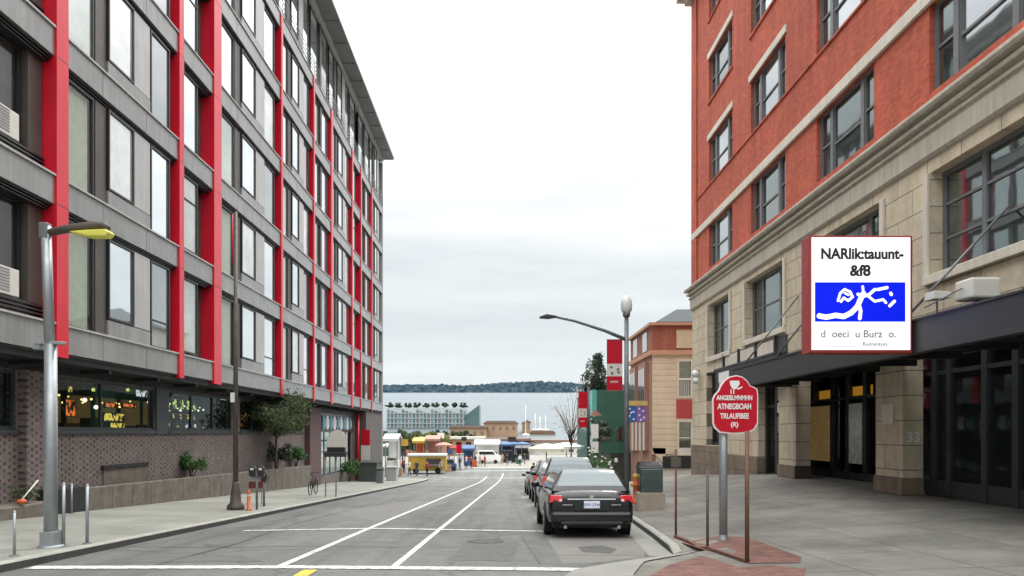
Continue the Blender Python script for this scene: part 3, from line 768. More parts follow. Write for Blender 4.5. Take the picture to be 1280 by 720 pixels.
def leaves(b, c, r, n, size, rn, m=0, flat=.8):
    for _ in range(n):
        while True:
            p = Vector((rn.uniform(-1,1), rn.uniform(-1,1), rn.uniform(-1,1)))
            if p.length < 1: break
        p = Vector(c) + Vector((p.x * r[0], p.y * r[1], p.z * r[2]))
        s = size * rn.uniform(.6, 1.3)
        a = Vector((rn.gauss(0,1), rn.gauss(0,1), rn.gauss(0,1))).normalized()
        d = a.cross(Vector((rn.gauss(0,1), rn.gauss(0,1), rn.gauss(0,1)))).normalized()
        b.add([p - a*s, p + d*s*.45, p + a*s, p - d*s*.45], [(0,1,2,3)], m)
def shrub(name, label, cat, loc, r, h, mat, n=700, size=.06, seed=1, group=None):
    rn = random.Random(seed); t = thing(name, label, cat, loc, group)
    st = M(); lf = M(); x, y, z = loc
    for i in range(9):
        a = rn.uniform(0, 6.28); e = (x + r * rn.uniform(.3, .8) * math.cos(a), y + r * rn.uniform(.3, .8) * math.sin(a), z + h * rn.uniform(.5, .95))
        st.tube([(x, y, z - .1), ((x+e[0])/2 + .03, (y+e[1])/2, z + h * .45), e], [.018, .012, .005], 5)
        leaves(lf, e, (r*.4, r*.4, h*.25), n // 9, size, rn)
    st.build('stem', MAT['bark'], t); lf.build('foliage', mat, t, recalc=False); return t
def onp(px, Y, X=-12.1): return (X, Y, -1.62 - .019 * (Y - 20))
g = 'shrubs in the stone planter'
shrub('shrub', 'small bright green shrub in the near part of the stone planter', 'shrub', onp(0, 28.2), .55, .95, MAT['leaf_g'], 900, .07, 1, g)
shrub('shrub', 'dark leafy shrub under the street tree', 'shrub', onp(0, 38.8), .8, 1.3, MAT['leaf_d'], 1000, .09, 2, g)
shrub('shrub', 'bright green shrub at the far end of the stone planter', 'shrub', onp(0, 42.5), .8, 1.2, MAT['leaf_g'], 1000, .09, 3, g)
shrub('shrub', 'green shrub beside the board on legs near the far shops', 'shrub', (-11.8, 56, -3.8), .9, 1.5, MAT['leaf_g'], 900, .1, 4, g)
shrub('shrub', 'thin weedy plant at the foot of the brick pier', 'shrub', (-11.9, 17.9, -1.85), .35, .5, MAT['leaf'], 260, .05, 5, g)

def tree(name, label, cat, loc, th, cz, cr, mat, nb, nl, size, seed, group=None, tr=.09, lean=0):
    rn = random.Random(seed); t = thing(name, label, cat, loc, group); x, y, z = loc
    tk = M(); lf = M()
    top = Vector((x + lean, y, z + th)); tk.tube([(x, y, z-.1), (x + lean*.3, y, z + th*.5), top], [tr, tr*.75, tr*.5], 9)
    for i in range(nb):
        a = rn.uniform(0, 6.28); e = rn.uniform(-.5, 1)
        rr = math.sqrt(max(.05, 1 - e*e*.8)) * rn.uniform(.55, 1)
        tip = Vector((x + lean + cr[0]*rr*math.cos(a), y + cr[1]*rr*math.sin(a), z + cz + cr[2]*e*rn.uniform(.7, 1)))
        st = top.lerp(Vector((x, y, z)), rn.uniform(0, .25)); md = st.lerp(tip, .5) + Vector((rn.uniform(-.1,.1), rn.uniform(-.1,.1), .15*cr[2]))
        tk.tube([st, md, tip], [tr*.4, tr*.22, tr*.07], 5)
        k = rn.uniform(.2, .36)
        leaves(lf, tip, (cr[0]*k, cr[1]*k, cr[2]*k), nl // nb, size, rn)
        leaves(lf, md, (cr[0]*k, cr[1]*k, cr[2]*k*.8), nl // nb // 2, size, rn)
    tk.build('trunk', MAT['bark'], t); lf.build('crown', mat, t, recalc=False); return t
tree('street_tree', 'small olive leaved tree growing against the dark shopfront on the left', 'tree', (-11.7, 37.5, -2.0), 2.2, 2.75, (1.9, 2.3, 1.5), MAT['leaf'], 34, 5200, .09, 11)

# ================================================================== RIGHT: brick building
XR = 10.0; YC = 37.5
bk = thing('brick_building', 'red brick building over a pale stone ground floor with metal canopy on the right', 'building', (XR, 20, -1.55))
WY = [(7.3, 10.8), (13.3, 16.8), (19.3, 22.8), (25.3, 28.8), (31.1, 34.6)]
WZ = [(7.9, 9.95), (11.95, 14.0), (15.85, 17.9), (19.8, 21.85)]
ops = [(a, c, d, e) for a, c in WY for d, e in WZ]
b = M(); facade_x(b, XR, 4, YC, 7.3, 22.4, ops, .22)
b.quad((XR, YC, 7.3), (24, YC, 7.3), (24, YC, 22.4), (XR, YC, 22.4)); b.quad((XR, 4, 7.3), (24, 4, 7.3), (24, 4, 22.4), (XR, 4, 22.4))
b.build('brick_wall', MAT['redbrick'], bk, recalc=False)
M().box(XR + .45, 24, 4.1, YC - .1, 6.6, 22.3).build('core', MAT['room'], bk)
M().box(XR - .07, XR - .002, 36.6, YC + .05, 7.4, 22.3).build('corner_pilaster', MAT['redbrick'], bk)
M().box(XR - .09, XR + .02, 4, YC + .06, 9.96, 10.3).build('belt_course', MAT['cream'], bk, bevel=.015)
M().box(XR - .05, XR + .01, 4, YC + .03, 11.83, 11.9).build('ledge', MAT['redbrick'], bk)
for (a, c) in WY:
    for z in (14.02, 17.92, 21.87):
        M().box(XR - .06, XR + .02, a - .12, c + .12, z, z + .28).build('lintel', MAT['cream'], bk, bevel=.012)
    for z in (15.85, 19.8): M().box(XR - .06, XR + .2, a - .08, c + .08, z - .1, z - .003).build('sill', MAT['redbrick'], bk)
rn = random.Random(9)
for wi, (a, c) in enumerate(WY):
    for zi, (d, e) in enumerate(WZ):
        f = M(); X = XR + .12
        frame_x(f, X, .1, a, c, d, e, .07)
        m1, m2 = a + .82, c - .82
        for m in (m1, m2): f.box(X - .02, X + .1, m - .09, m + .09, d + .07, e - .07)
        for s0, s1, zz in ((a + .07, m1 - .09, .5), (m1 + .09, m2 - .09, .42), (m2 + .09, c - .07, .5)):
            f.box(X + .01, X + .09, s0, s0 + .045, d + .07, e - .07); f.box(X + .01, X + .09, s1 - .045, s1, d + .07, e - .07)
            f.box(X + .012, X + .088, s0, s1, lerp(d, e, zz) - .03, lerp(d, e, zz) + .03)
        fo = f.build('window', MAT['greywin'], bk)
        for s0, s1, s in ((a, m1, 0), (m1, m2, 1), (m2, c, 0)):
            t = rn.uniform(-.01, .01); p = M(); x = X + .06
            p.quad((x+t, s0+.08, d+.08), (x-t, s1-.08, d+.08), (x-t, s1-.08, e-.08), (x+t, s0+.08, e-.08))
            p.build('pane', MAT['win_dark'] if (not s or rn.random() < .3) else glassmat('loft_glass', (.12,.14,.14), .45), fo, recalc=False)
# stone base
SO = [(9.6, 16.76, 3.65, 6.05), (18.9, 23.0, 3.7, 6.1), (25.4, 29.4, 3.75, 6.15), (31.4, 34.7, 3.6, 6.15)]
GO = [(4.5, 17.9, -3, 2.6), (19.2, 24.4, -3, 2.6), (25.9, 28.0, -3, 2.35), (32.8, 35.0, -.6, 2.9)]
b = M(); facade_x(b, XR, 4, YC + .1, -1.2, 6.45, SO + GO, .5)
b.quad((XR, YC + .1, -.95), (24, YC + .1, -.95), (24, YC + .1, 7.2), (XR, YC + .1, 7.2))
b.build('stone_wall', MAT['limestone'], bk, recalc=False)
b = M()
for q_ in ((17.88, 19.22, -1.12), (24.38, 25.92, -1.12), (27.98, 31.99, -.95)): M().box(XR - .05, XR + .5, q_[0], q_[1], -5, q_[2]).build('plinth', MAT['brownstone'], bk)
b.box(XR - .05, 24, 32.0, YC + .16, -5, -.62)
b.build('plinth', MAT['brownstone'], bk)
# cornice
prof = [(0, 6.35), (.06, 6.38), (.1, 6.44), (.1, 6.92), (.16, 6.96), (.17, 7.02), (.10, 7.03), (.10, 7.10), (.24, 7.14), (.26, 7.22), (.16, 7.23), (.16, 7.30), (.33, 7.33), (.37, 7.40), (.37, 7.46), (.33, 7.5), (0, 7.56)]
b = M(); n = len(prof)
for (y, s) in ((4, 0), (YC + .1, 1)):
    for (p, z) in prof: b.v.append((XR - p, y + p * s, z))
for i in range(n - 1): b.f.append([i, n+i, n+i+1, i+1]); b.m.append(0); b.sm.append(False)
o0 = len(b.v)
for (p, z) in prof: b.v.append((24, YC + .1 + p, z))
for i in range(n - 1): b.f.append([n+i, o0+i, o0+i+1, n+i+1]); b.m.append(0); b.sm.append(False)
b.build('cornice', MAT['plainstone'], bk, recalc=False)
b = M(); b.box(XR - .7, 24, 3.8, YC + .7, 22.75, 23.1); b.box(XR - .35, 24, 3.9, YC + .35, 22.4, 22.75); b.build('roof_cornice', MAT['plainstone'], bk)
# window surrounds, sills and frames on the stone floor
for i, (a, c, d, e) in enumerate(SO):
    s = M()
    s.box(XR - .12, XR + .3, a - .15, c + .15, d - .22, d - .002); s.box(XR - .08, XR - .003, a - .18, a, d, e); s.box(XR - .08, XR - .003, c, c + .18, d, e)
    s.build('window_surround', MAT['cream'], bk, bevel=.015)
    f = M(); X = XR + .28; w = c - a
    ym = [a + w * .2, a + w * .5, a + w * .8] if w > 5 else [a + w * .28, a + w * .72]
    frame_x(f, X, .12, a, c, d, e, .1, ym=ym, wm=.14)
    q = [a] + ym + [c]
    for j, (s0, s1) in enumerate(zip(q, q[1:])):
        zz = [.35, .68] if (w > 5) else [.5]
        for z in zz: f.box(X + .02, X + .09, s0 + .07, s1 - .07, lerp(d, e, z) - .03, lerp(d, e, z) + .03)
    fo = f.build('window', MAT['greywin'], bk)
    for s0, s1 in zip(q, q[1:]):
        t = rn.uniform(-.012, .012); p = M(); x = X + .06; p.quad((x+t, s0, d+.1), (x-t, s1, d+.1), (x-t, s1, e-.1), (x+t, s0, e-.1)); p.build('pane', MAT['win_dark'], fo, recalc=False)
# shopfronts under the canopy
def shopfront(y0, y1, z0, z1, X, bars, rail=.42, top=None, name='shopfront'):
    f = M(); f.box(X, X+.12, y0, y1, z1-.12, z1); f.box(X, X+.12, y0, y1, z0, z0+rail)
    for y in bars: f.box(X-.02, X+.14, y-.09, y+.09, z0, z1)
    if top: f.box(X, X+.12, y0, y1, top-.05, top+.05)
    fo = f.build(name, MAT['doorframe'], bk)
    for a, c in zip(bars, bars[1:]):
        p = M(); t = rn.uniform(-.01,.01); p.quad((X+.06+t, a, z0), (X+.06-t, c, z0), (X+.06-t, c, z1), (X+.06+t, a, z1)); p.build('pane', MAT['clear2'], fo, recalc=False)
    return fo
shopfront(4.5, 17.9, -1.6, 2.55, XR + .55, [4.6, 6.5, 8, 9.5, 11, 12.4, 13.6, 14.75, 15.7, 16.95, 17.5], .45, 1.45, 'door_frame')
shopfront(18.0, 31.0, -1.9, 2.5, XR + 1.5, [18, 20.2, 21.6, 22.75, 23.9, 25.0, 26.4, 27.7, 29.5, 31], .6, 1.15, 'door_frame')
shopfront(25.9, 28.0, -1.9, 2.3, XR + .3, [25.95, 26.9, 27.95], .35, 1.0, 'door_frame')
shopfront(32.8, 35.0, -.6, 2.85, XR + .3, [32.85, 33.9, 34.95], .2, 1.4, 'shop_window')
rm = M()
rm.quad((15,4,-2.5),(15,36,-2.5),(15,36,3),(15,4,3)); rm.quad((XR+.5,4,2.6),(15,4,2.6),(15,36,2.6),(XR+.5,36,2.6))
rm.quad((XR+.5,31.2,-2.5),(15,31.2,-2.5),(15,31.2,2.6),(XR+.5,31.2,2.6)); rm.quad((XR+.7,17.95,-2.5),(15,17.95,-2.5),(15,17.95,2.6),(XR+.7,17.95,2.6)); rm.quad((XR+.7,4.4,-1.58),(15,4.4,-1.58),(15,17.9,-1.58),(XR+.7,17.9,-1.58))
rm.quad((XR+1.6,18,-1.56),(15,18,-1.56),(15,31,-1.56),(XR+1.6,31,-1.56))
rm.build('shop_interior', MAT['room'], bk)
# blocks of pillars: plaque, house number and panel inserts
def textmesh(txt, size, mat, name, parent, origin, ux, uz, ext=.004, align='CENTER', sx=1.0, bold=.012):
    cu = bpy.data.curves.new(name, 'FONT'); cu.body = txt; cu.size = size; cu.align_x = align; cu.align_y = 'CENTER'; cu.extrude = ext; cu.offset = size * bold
    o = bpy.data.objects.new(name, cu); COL.objects.link(o)
    dg = bpy.context.evaluated_depsgraph_get(); me = bpy.data.meshes.new_from_object(o.evaluated_get(dg))
    COL.objects.unlink(o); bpy.data.objects.remove(o)
    ux, uz = Vector(ux), Vector(uz); un = ux.cross(uz); off = ORG.get(parent.name, Vector((0,0,0)))
    for v in me.vertices:
        v.co = Vector(origin) - off + ux * v.co.x * sx + uz * v.co.y + un * v.co.z
    me.materials.clear(); me.materials.append(mat); me.name = name
    q = bpy.data.objects.new(name, me); COL.objects.link(q); q.parent = parent; ORG[q.name] = off; return q
pq = M(); pq.box(XR - .035, XR, 18.3, 18.85, .22, .75); pq.build('plaque', MAT['cream'], bk, bevel=.01)
textmesh('33', .34, MAT['white_p'], 'house_number', bk, (XR + .25, 17.88, -.12), (1,0,0), (0,0,1))
# canopy
cn = M()
CY0, CY1, CX = 6.0, 24.9, 8.0
cn.box(CX, CX + .18, CY0, CY1, 1.58, 2.16); cn.box(CX + .18, XR - .01, CY0, CY1, 1.74, 1.84, 1); cn.box(CX + .18, XR - .01, CY1 - .16, CY1, 1.58, 2.16)
cn.box(CX - .03, CX + .21, CY0, CY1 + .03, 2.16, 2.2); cn.box(CX - .03, CX + .21, CY0, CY1 + .03, 1.54, 1.58)
for y in frange(7, 24, 1.7): cn.box(CX + .18, XR - .05, y, y + .1, 1.6, 1.74, 1)
cn.build('canopy', [MAT['canopy'], MAT['black']], bk)
cr = M()
for y in (24.2, 21.3, 17.6, 14.6, 11.2):
    cr = M(); cr.tube([(CX + .1, y, 2.2), (XR + (.3 if y < 16 else 0), y, 4.6)], .028, 8); cr.build('canopy_rod', MAT['steel_d'], bk)
for y in (9.5, 12.2, 15.0, 17.4, 20.5, 23.0):
    M().lathe([(.09, 0), (.09, .03), (.05, .035)], (8.9, y, 1.7), 12).build('downlight', MAT['white_p'], bk)
# dark transom structure beyond the canopy
ft = M(); ft.box(XR - .42, XR - .28, 25.1, 32.2, 1.85, 2.75); ft.box(XR - .45, XR - .0, 25.1, 32.3, 2.75, 2.83); ft.box(XR - .42, XR - .0, 32.1, 32.25, 1.85, 2.75)
ft.box(XR - .05, XR - .003, 25.1, 32.2, 2.83, 3.45)
for y in (26, 28, 30, 32): ft.box(XR - .12, XR - .04, y, y + .12, 2.83, 3.5)
ft.build('shop_fascia', MAT['canopy'], bk)
for (a, c) in ((28.2, 29.6), (30.2, 31.6)):
    p = M(); p.box(XR - .44, XR - .425, a, c, 2.2, 2.62); p.build('sky_reflection_panel', MAT['white_p'], bk)  # white sky reflection of the transom glass, put into the paint
for (a, c) in ((26.2, 27.9), (28.2, 29.9), (30.2, 31.9)):
    M().box(XR - .065, XR - .052, a, c, 2.93, 3.4).build('transom_panel', MAT['cream'], bk)
for i, (y0, y1, lab) in enumerate(((26.9, 25.2, 'amber lit sign above the left recessed door'), (24.1, 22.6, 'amber lit sign above the right recessed door'))):
    t = thing('lit_door_sign', lab, 'sign', (XR + 1.8, (y0+y1)/2, 1.2), 'amber signs over the recessed doors')
    M().box(XR + 1.7, XR + 1.75, y1, y0, 1.2, 1.52).build('face', MAT['amber'], t); f = M(); frame_x(f, XR + 1.68, .1, y1 - .04, y0 + .04, 1.16, 1.56, .04); f.build('frame', MAT['darkframe'], t)
t = thing('door_poster', 'large amber poster on the left recessed door', 'poster', (XR+1.46, 25.8, -.7)); M().box(XR + 1.45, XR + 1.47, 25.1, 26.6, -1.0, .95).build('sheet', MAT['warm'], t)
t = thing('door_poster', 'narrow pale poster on the right recessed door', 'poster', (XR+1.46, 23.2, -.7)); M().box(XR + 1.45, XR + 1.47, 22.85, 23.7, -1.0, .95).build('sheet', basic('pale_poster', (.45,.46,.42), .6, var=.5, scale=5), t)
for i, (z0, z1, mt) in enumerate(((1.2, 1.75, 'greyink'), (.75, 1.1, 'white_p'), (.0, .6, 'greywin'), (-1.3, -.1, 'ink'), (-1.8, -1.4, 'greywin'))):
    M().box(XR + .27, XR + .285, 26.1, 26.75, z0, z1).build('door_notice', MAT[mt], bk)
# lamps and boxes on the building
t = thing('wall_lamp', 'round white wall lamp on the far stone corner of the brick building', 'lamp', (XR, 36.2, 2.75))
M().ball((XR - .22, 36.2, 2.95), .2, 12).build('globe', MAT['lampglass'], t); M().ball((XR - .22, 36.1, 2.6), .17, 12).build('lower_globe', MAT['lampglass'], t); M().tube([(XR, 36.2, 3.1), (XR-.2, 36.2, 3.15), (XR-.22, 36.2, 2.6)], .03, 6).build('bracket', MAT['darkframe'], t)
t = thing('canopy_box', 'white box mounted above the canopy right of the big sign', 'equipment box', (8.9, 13.4, 2.2))
M().box(8.63, 9.18, 13.2, 13.7, 2.48, 2.86).build('casing', MAT['offwhite'], t, bevel=.04); M().tube([(8.9, 13.45, 2.16), (8.9, 13.45, 2.5)], .03, 8).build('stem', MAT['steel_d'], t)
M().tube([(8.62, 13.45, 2.7), (8.0, 13.6, 2.36)], .015, 6).build('conduit', MAT['steel_d'], t)
t = thing('flood_light', 'small white floodlight above the canopy beside the big sign', 'floodlight', (8.2, 13.7, 2.2))
M().prism([(8.13, 2.52), (8.48, 2.54), (8.47, 2.66), (8.15, 2.68)], 'y', 13.55, 13.85).build('head', MAT['offwhite'], t, bevel=.015); M().tube([(8.3, 13.7, 2.18), (8.3, 13.7, 2.53)], .02, 8).build('stem', MAT['steel_d'], t)

# big projecting sign
Y0 = 13.9
sx0, sx1, sz0, sz1 = 5.97, 7.93, 1.57, 3.78
bs = thing('projecting_sign', 'big white lightbox sign with blue panel and red sides above the pavement', 'sign', (8.0, Y0 + .17, 1.57))
b = M(); b.box(sx0 - .02, sx1 + .02, Y0 + .005, Y0 + .36, sz0 - .03, sz1 + .03); b.build('casing', MAT['signred'], bs, bevel=.015)
M().box(sx0 + .03, sx1 - .03, Y0 - .012, Y0 + .006, sz0 + .03, sz1 - .01).build('face', MAT['signwhite'], bs)
W, H = sx1 - sx0, sz1 - sz0
def sp(u, v): return (lerp(sx0, sx1, (u - 65) / 550.0), lerp(sz1, sz0, (v - 42) / 612.0))
(a, c), (d, e) = sp(90, 285), sp(578, 495)
M().box(a, d, Y0 - .02, Y0 - .012, e, c).build('blue_panel', MAT['signblue'], bs)
def stroke(b, pts, w, y):
    P = [Vector(sp(*p)) for p in pts]
    for p, q in zip(P, P[1:]):
        d = (q - p).normalized() * 1; n_ = Vector((-d.y, d.x)) * w / 2
        b.add([(p.x+n_.x, y, p.y+n_.y), (q.x+n_.x, y, q.y+n_.y), (q.x-n_.x, y, q.y-n_.y), (p.x-n_.x, y, p.y-n_.y)], [(0,1,2,3)])
        y -= .0006
    for p in P:
        b.add([(p.x + w*.52*math.cos(t*math.pi/6), y, p.y + w*.52*math.sin(t*math.pi/6)) for t in range(12)], [list(range(12))]); y -= .0004
lg = M(); yy = Y0 - .024
stroke(lg, [(112,465),(150,472),(200,462),(245,468),(285,448),(318,415),(335,375),(350,345)], .1, yy)
stroke(lg, [(325,400),(335,440),(330,478)], .07, yy - .006)
stroke(lg, [(320,350),(345,362),(380,352),(410,325)], .06, yy - .01)
stroke(lg, [(375,360),(410,388),(455,378),(470,395)], .05, yy - .014)
stroke(lg, [(425,325),(475,315)], .06, yy - .02)
stroke(lg, [(490,412),(515,388)], .06, yy - .022); stroke(lg, [(495,345),(498,352)], .06, yy - .024)
stroke(lg, [(343,310),(345,326)], .05, yy - .026)
stroke(lg, [(210,385),(222,345),(245,325),(275,338),(288,365),(265,385),(240,370),(225,390)], .05, yy - .028)
stroke(lg, [(245,345),(265,355)], .04, yy - .034)
lg.build('emblem', basic('emblem_white', (.85,.86,.88), .4, var=.02, emit=.75), bs, recalc=False)
X_, Z_ = sp(345, 135); textmesh('NARlik:tauunt-', .285, MAT['ink'], 'lettering', bs, (X_, Y0 - .016, Z_), (1,0,0), (0,0,1), .003, sx=.92, bold=.035)
X_, Z_ = sp(335, 225); textmesh('&f8', .29, MAT['ink'], 'lettering', bs, (X_, Y0 - .016, Z_), (1,0,0), (0,0,1), .003, bold=.035)
X_, Z_ = sp(325, 562); textmesh('d  oeci  u Burz  o.', .2, MAT['greyink'], 'lettering', bs, (X_, Y0 - .016, Z_), (1,0,0), (0,0,1), .003, sx=1.0, bold=.012)
X_, Z_ = sp(325, 615); textmesh('__________ fiumintun.', .1, MAT['greyink'], 'lettering', bs, (X_, Y0 - .016, Z_), (1,0,0), (0,0,1), .003, sx=1.25, bold=.012)
br = M()
for z in (1.95,): br.box(sx1 + .02, 8.05, Y0 + .12, Y0 + .22, z, z + .08)
br.build('bracket', MAT['darkframe'], bs)

# ------------------------------------------------------------------ red domed sign on a steel pole
gz0 = zright(3.94, 12.7)
rs = thing('street_sign', 'crimson domed sign with white border and lettering on a steel pole', 'sign', (3.94, 12.7, gz0))
M().tube([(3.94, 12.75, gz0 - .1), (3.94, 12.75, .9)], .072, 16).build('pole', MAT['steel'], rs)
M().lathe([(.12, 0), (.12, .02), (.08, .03), (.075, .1)], (3.94, 12.75, gz0 - .01), 16).build('base_plate', MAT['steel_d'], rs)
def zs(u, v): # pixel of the 6x crop at (850,440)
    px, py = 850 + u / 6.0, 440 + v / 6.0
    return (PX(px, 12.6), PZ(py, 12.6))
out = [(245,355),(262,318),(290,290),(305,255),(335,212),(375,183),(425,172),(470,183),(510,215),(528,250),(560,262),(585,280),(590,320),(588,540),(560,585),(515,608),(400,616),(300,606),(262,572),(248,540)]
o1 = [zs(*p) for p in out]; cx = sum(p[0] for p in o1)/len(o1); cz = sum(p[1] for p in o1)/len(o1)
b = M(); b.prism(o1, 'y', 12.62, 12.66); b.build('border', basic('sign_border', (.8,.7,.7), .4), rs)
b = M(); b.prism([(lerp(cx, x, .945), lerp(cz, z, .955)) for x, z in o1], 'y', 12.612, 12.63); b.build('face', MAT['signcrim'], rs)
for txt, v, s in (('ANGEBLMNMHN', 345, .115), ('ATNEGBOAH', 410, .135), ('TRLAUFIBEE', 482, .13), ('(R)', 545, .11)):
    X_, Z_ = zs(410, v); textmesh(txt, s, MAT['white_p'], 'lettering', rs, (X_, 12.608, Z_), (1,0,0), (0,0,1), .003, sx=.72 if len(txt) > 5 else 1, bold=.03)
b = M()
p = [zs(*q) for q in [(375,215),(445,215),(448,240),(432,265),(425,278),(398,278),(385,262),(376,240)]]; b.prism(p, 'y', 12.604, 12.611)
p = [zs(*q) for q in [(430,272),(468,258),(470,266),(436,284)]]; b.prism(p, 'y', 12.603, 12.611)
for u in (380, 400): p = [zs(*q) for q in [(u,278),(u+7,278),(u+7,315),(u,315)]]; b.prism(p, 'y', 12.603, 12.611)
b.build('emblem', MAT['white_p'], rs)
M().box(3.86, 4.02, 12.66, 12.72, .15, .75).build('clamp', MAT['steel_d'], rs)

# rusty rail and three thin posts
rp = [(3.27, 13.45, 1.66), (3.33, 11.6, 1.28), (3.42, 10.0, 1.83)]
rr = thing('pavement_rail', 'thin rusty posts joined by a low steel rail beside the red brick paving', 'railing', (3.33, 11.6, zright(3.33, 11.6)))
for i, (x, y, h) in enumerate(rp):
    z = zright(x, y); M().tube([(x, y, z - .05), (x, y, z + h)], .022 if i < 2 else .03, 10).build('post', MAT['rust'] if i != 1 else MAT['brownpole'], rr)
b = M()
for (x0, y0, _), (x1, y1, _) in zip(rp, rp[1:]):
    for i in range(6):
        a, c = i/6, (i+1)/6; xa, ya, xb, yb = lerp(x0,x1,a), lerp(y0,y1,a), lerp(x0,x1,c), lerp(y0,y1,c)
        za, zb_ = zright(xa, ya), zright(xb, yb)
        b.hexa([(xa-.04,ya,za-.03),(xa+.04,ya,za-.03),(xb+.04,yb,zb_-.03),(xb-.04,yb,zb_-.03),(xa-.04,ya,za+.05),(xa+.04,ya,za+.05),(xb+.04,yb,zb_+.05),(xb-.04,yb,zb_+.05)])
b.build('rail', MAT['rust'], rr)
x, y, h = rp[0]; z = zright(x, y); M().box(x - .09, x + .09, y - .03, y + .02, z + h - .33, z + h - .15).build('bracket', MAT['brownpole'], rr)

# ------------------------------------------------------------------ street lamps
def street_lamp(name, label, X, Y, zg, htop, arm, group, r=.075, banner=None):
    t = thing(name, label, 'street lamp', (X, Y, zg), group)
    M().tube([(X, Y, zg-.05), (X, Y, htop)], [r*1.15, r*.85], 14).build('pole', MAT['steel_d'], t)
    M().lathe([(.2, 0), (.2, .1), (.14, .2), (.12, .5), (.09, .6)], (X, Y, zg), 14).build('base', MAT['steel_d'], t)
    a = htop * .78
    M().tube([(X, Y, a), (X + arm*.25, Y, a + .28), (X + arm*.6, Y, a + .58), (X + arm*.85, Y, a + .72), (X + arm*.95, Y, a + .72)], [.06, .05, .045, .04, .04], 10).build('arm', MAT['steel_d'], t)
    hx = X + arm
    M().prism([(hx - .02, a + .70), (hx - .02, a + .66), (hx + .25, a + .64), (hx + .5, a + .68), (hx + .5, a + .73), (hx + .2, a + .78)] if arm < 0 else [(hx, a+.7), (hx+.4, a+.66), (hx+.4, a+.76)], 'y', Y - .1, Y + .1).build('lamp_head', MAT['darkframe'], t, bevel=.02)
    M().lathe([(.08, 0), (.13, .04), (.17, .12), (.175, .3), (.15, .42), (.08, .52), (.02, .56)], (X, Y, htop), 16).build('globe', MAT['lampglass'], t)
    M().lathe([(.1, -.1), (.12, 0), (.09, .03)], (X, Y, htop), 14).build('collar', MAT['steel_d'], t)
    return t
LX, LY = 3.84, 22.0
street_lamp('street_lamp', 'grey street lamp with globe and curved arm beside the parked black car', LX, LY, zright(LX, LY), PZ(392, LY), PX(675, LY) - LX, None)
bn = thing('street_banner', 'red and white banner on the near street lamp', 'banner', (LX - .35, LY, PZ(488, LY)), 'banners on lamp posts')
def banner(t, x0, x1, y, ztop, zbot, marks=True):
    h = ztop - zbot
    M().box(x0, x1, y - .01, y + .01, ztop - h*.47, ztop).build('upper_cloth', MAT['signcrim'], t)
    M().box(x0, x1, y - .01, y + .01, ztop - h*.72, ztop - h*.47 - .002).build('middle_cloth', MAT['offwhite'], t)
    M().box(x0, x1, y - .01, y + .01, zbot, ztop - h*.72 - .002).build('lower_cloth', MAT['signcrim'], t)
    r = M()
    for z in (ztop + .01, zbot - .01): r.tube([(x0, y, z), (x1 + .12, y, z)], .015, 6)
    r.build('rod', MAT['steel_d'], t)
    if marks:
        k = M(); c = (x0 + x1) / 2
        for dx, dz in ((-.1, .54), (.1, .58), (.12, .64), (-.08, .66)): k.ball((c + dx, y - .012, ztop - h*dz), .045, 8, sy=.1)
        k.build('emblem', MAT['steel_d'], t)
        k = M()
        for i in range(5): k.box(c - .13 + i*.05, c - .1 + i*.05, y - .014, y - .0105, ztop - h*.85, ztop - h*.81)
        k.build('lettering', MAT['offwhite'], t)
banner(bn, PX(758.5, LY), PX(778, LY), LY, PZ(425, LY), PZ(488, LY))
LX2, LY2 = 5.35, 44.0
bp_ = thing('banner_post', 'dark banner post farther down behind the parked cars', 'post', (LX2, LY2, zright(LX2, LY2)))
M().tube([(LX2, LY2, zright(LX2, LY2)), (LX2, LY2, PZ(482, LY2))], [.11, .07], 12).build('pole', MAT['darkframe'], bp_); M().lathe([(.2, 0), (.2, .1), (.12, .5)], (LX2, LY2, zright(LX2, LY2)), 12).build('base', MAT['darkframe'], bp_); M().ball((LX2, LY2, PZ(481, LY2)), .1, 10).build('finial', MAT['darkframe'], bp_)
bn = thing('street_banner', 'smaller red and white banner on the dark banner post', 'banner', (LX2 - .4, LY2, PZ(535, LY2)), 'banners on lamp posts')
banner(bn, PX(723, LY2), PX(734, LY2), LY2, PZ(490, LY2), PZ(534, LY2))

# US flag and its blue and purple top on the right of the near lamp
fl = thing('hanging_flag', 'vertical striped flag with blue and purple starred top hanging right of the lamp', 'flag', (LX + .3, LY, PZ(563, LY)))
x0, x1 = PX(787, LY), PX(808, LY)
for i in range(9):
    a, c = lerp(x0, x1, i/9), lerp(x0, x1, (i+1)/9); q = M(); wv = .02 * (i % 2)
    q.add([(a,LY+wv,PZ(528,LY)),(c,LY+.02-wv,PZ(528,LY)),(c,LY+.02-wv,PZ(563,LY)),(a,LY+wv,PZ(563,LY))], [(0,1,2,3)])
    q.build('stripe', MAT['stallpink'] if i % 2 == 0 else MAT['offwhite'], fl)
xm = PX(796, LY)
M().box(PX(784.5, LY), xm - .01, LY, LY + .03, PZ(527, LY), PZ(508, LY)).build('blue_field', basic('flag_blue', (.03,.12,.42), .7), fl)
M().box(xm, x1, LY, LY + .03, PZ(527, LY), PZ(508, LY)).build('purple_field', basic('flag_purple', (.25,.12,.4), .7), fl)
st = M()
for (u, w_) in ((787,511),(792,515),(787,520),(792,524),(789,516),(799,511),(804,514),(799,519),(805,522),(801,525)):
    st.ball((PX(u, LY), LY - .008, PZ(w_, LY)), .035, 8, sy=.15)
st.build('star', MAT['white_p'], fl)
M().box(PX(785, LY), x1 + .03, LY - .03, LY + .05, PZ(507, LY), PZ(501, LY)).build('bracket', MAT['warm'], fl)

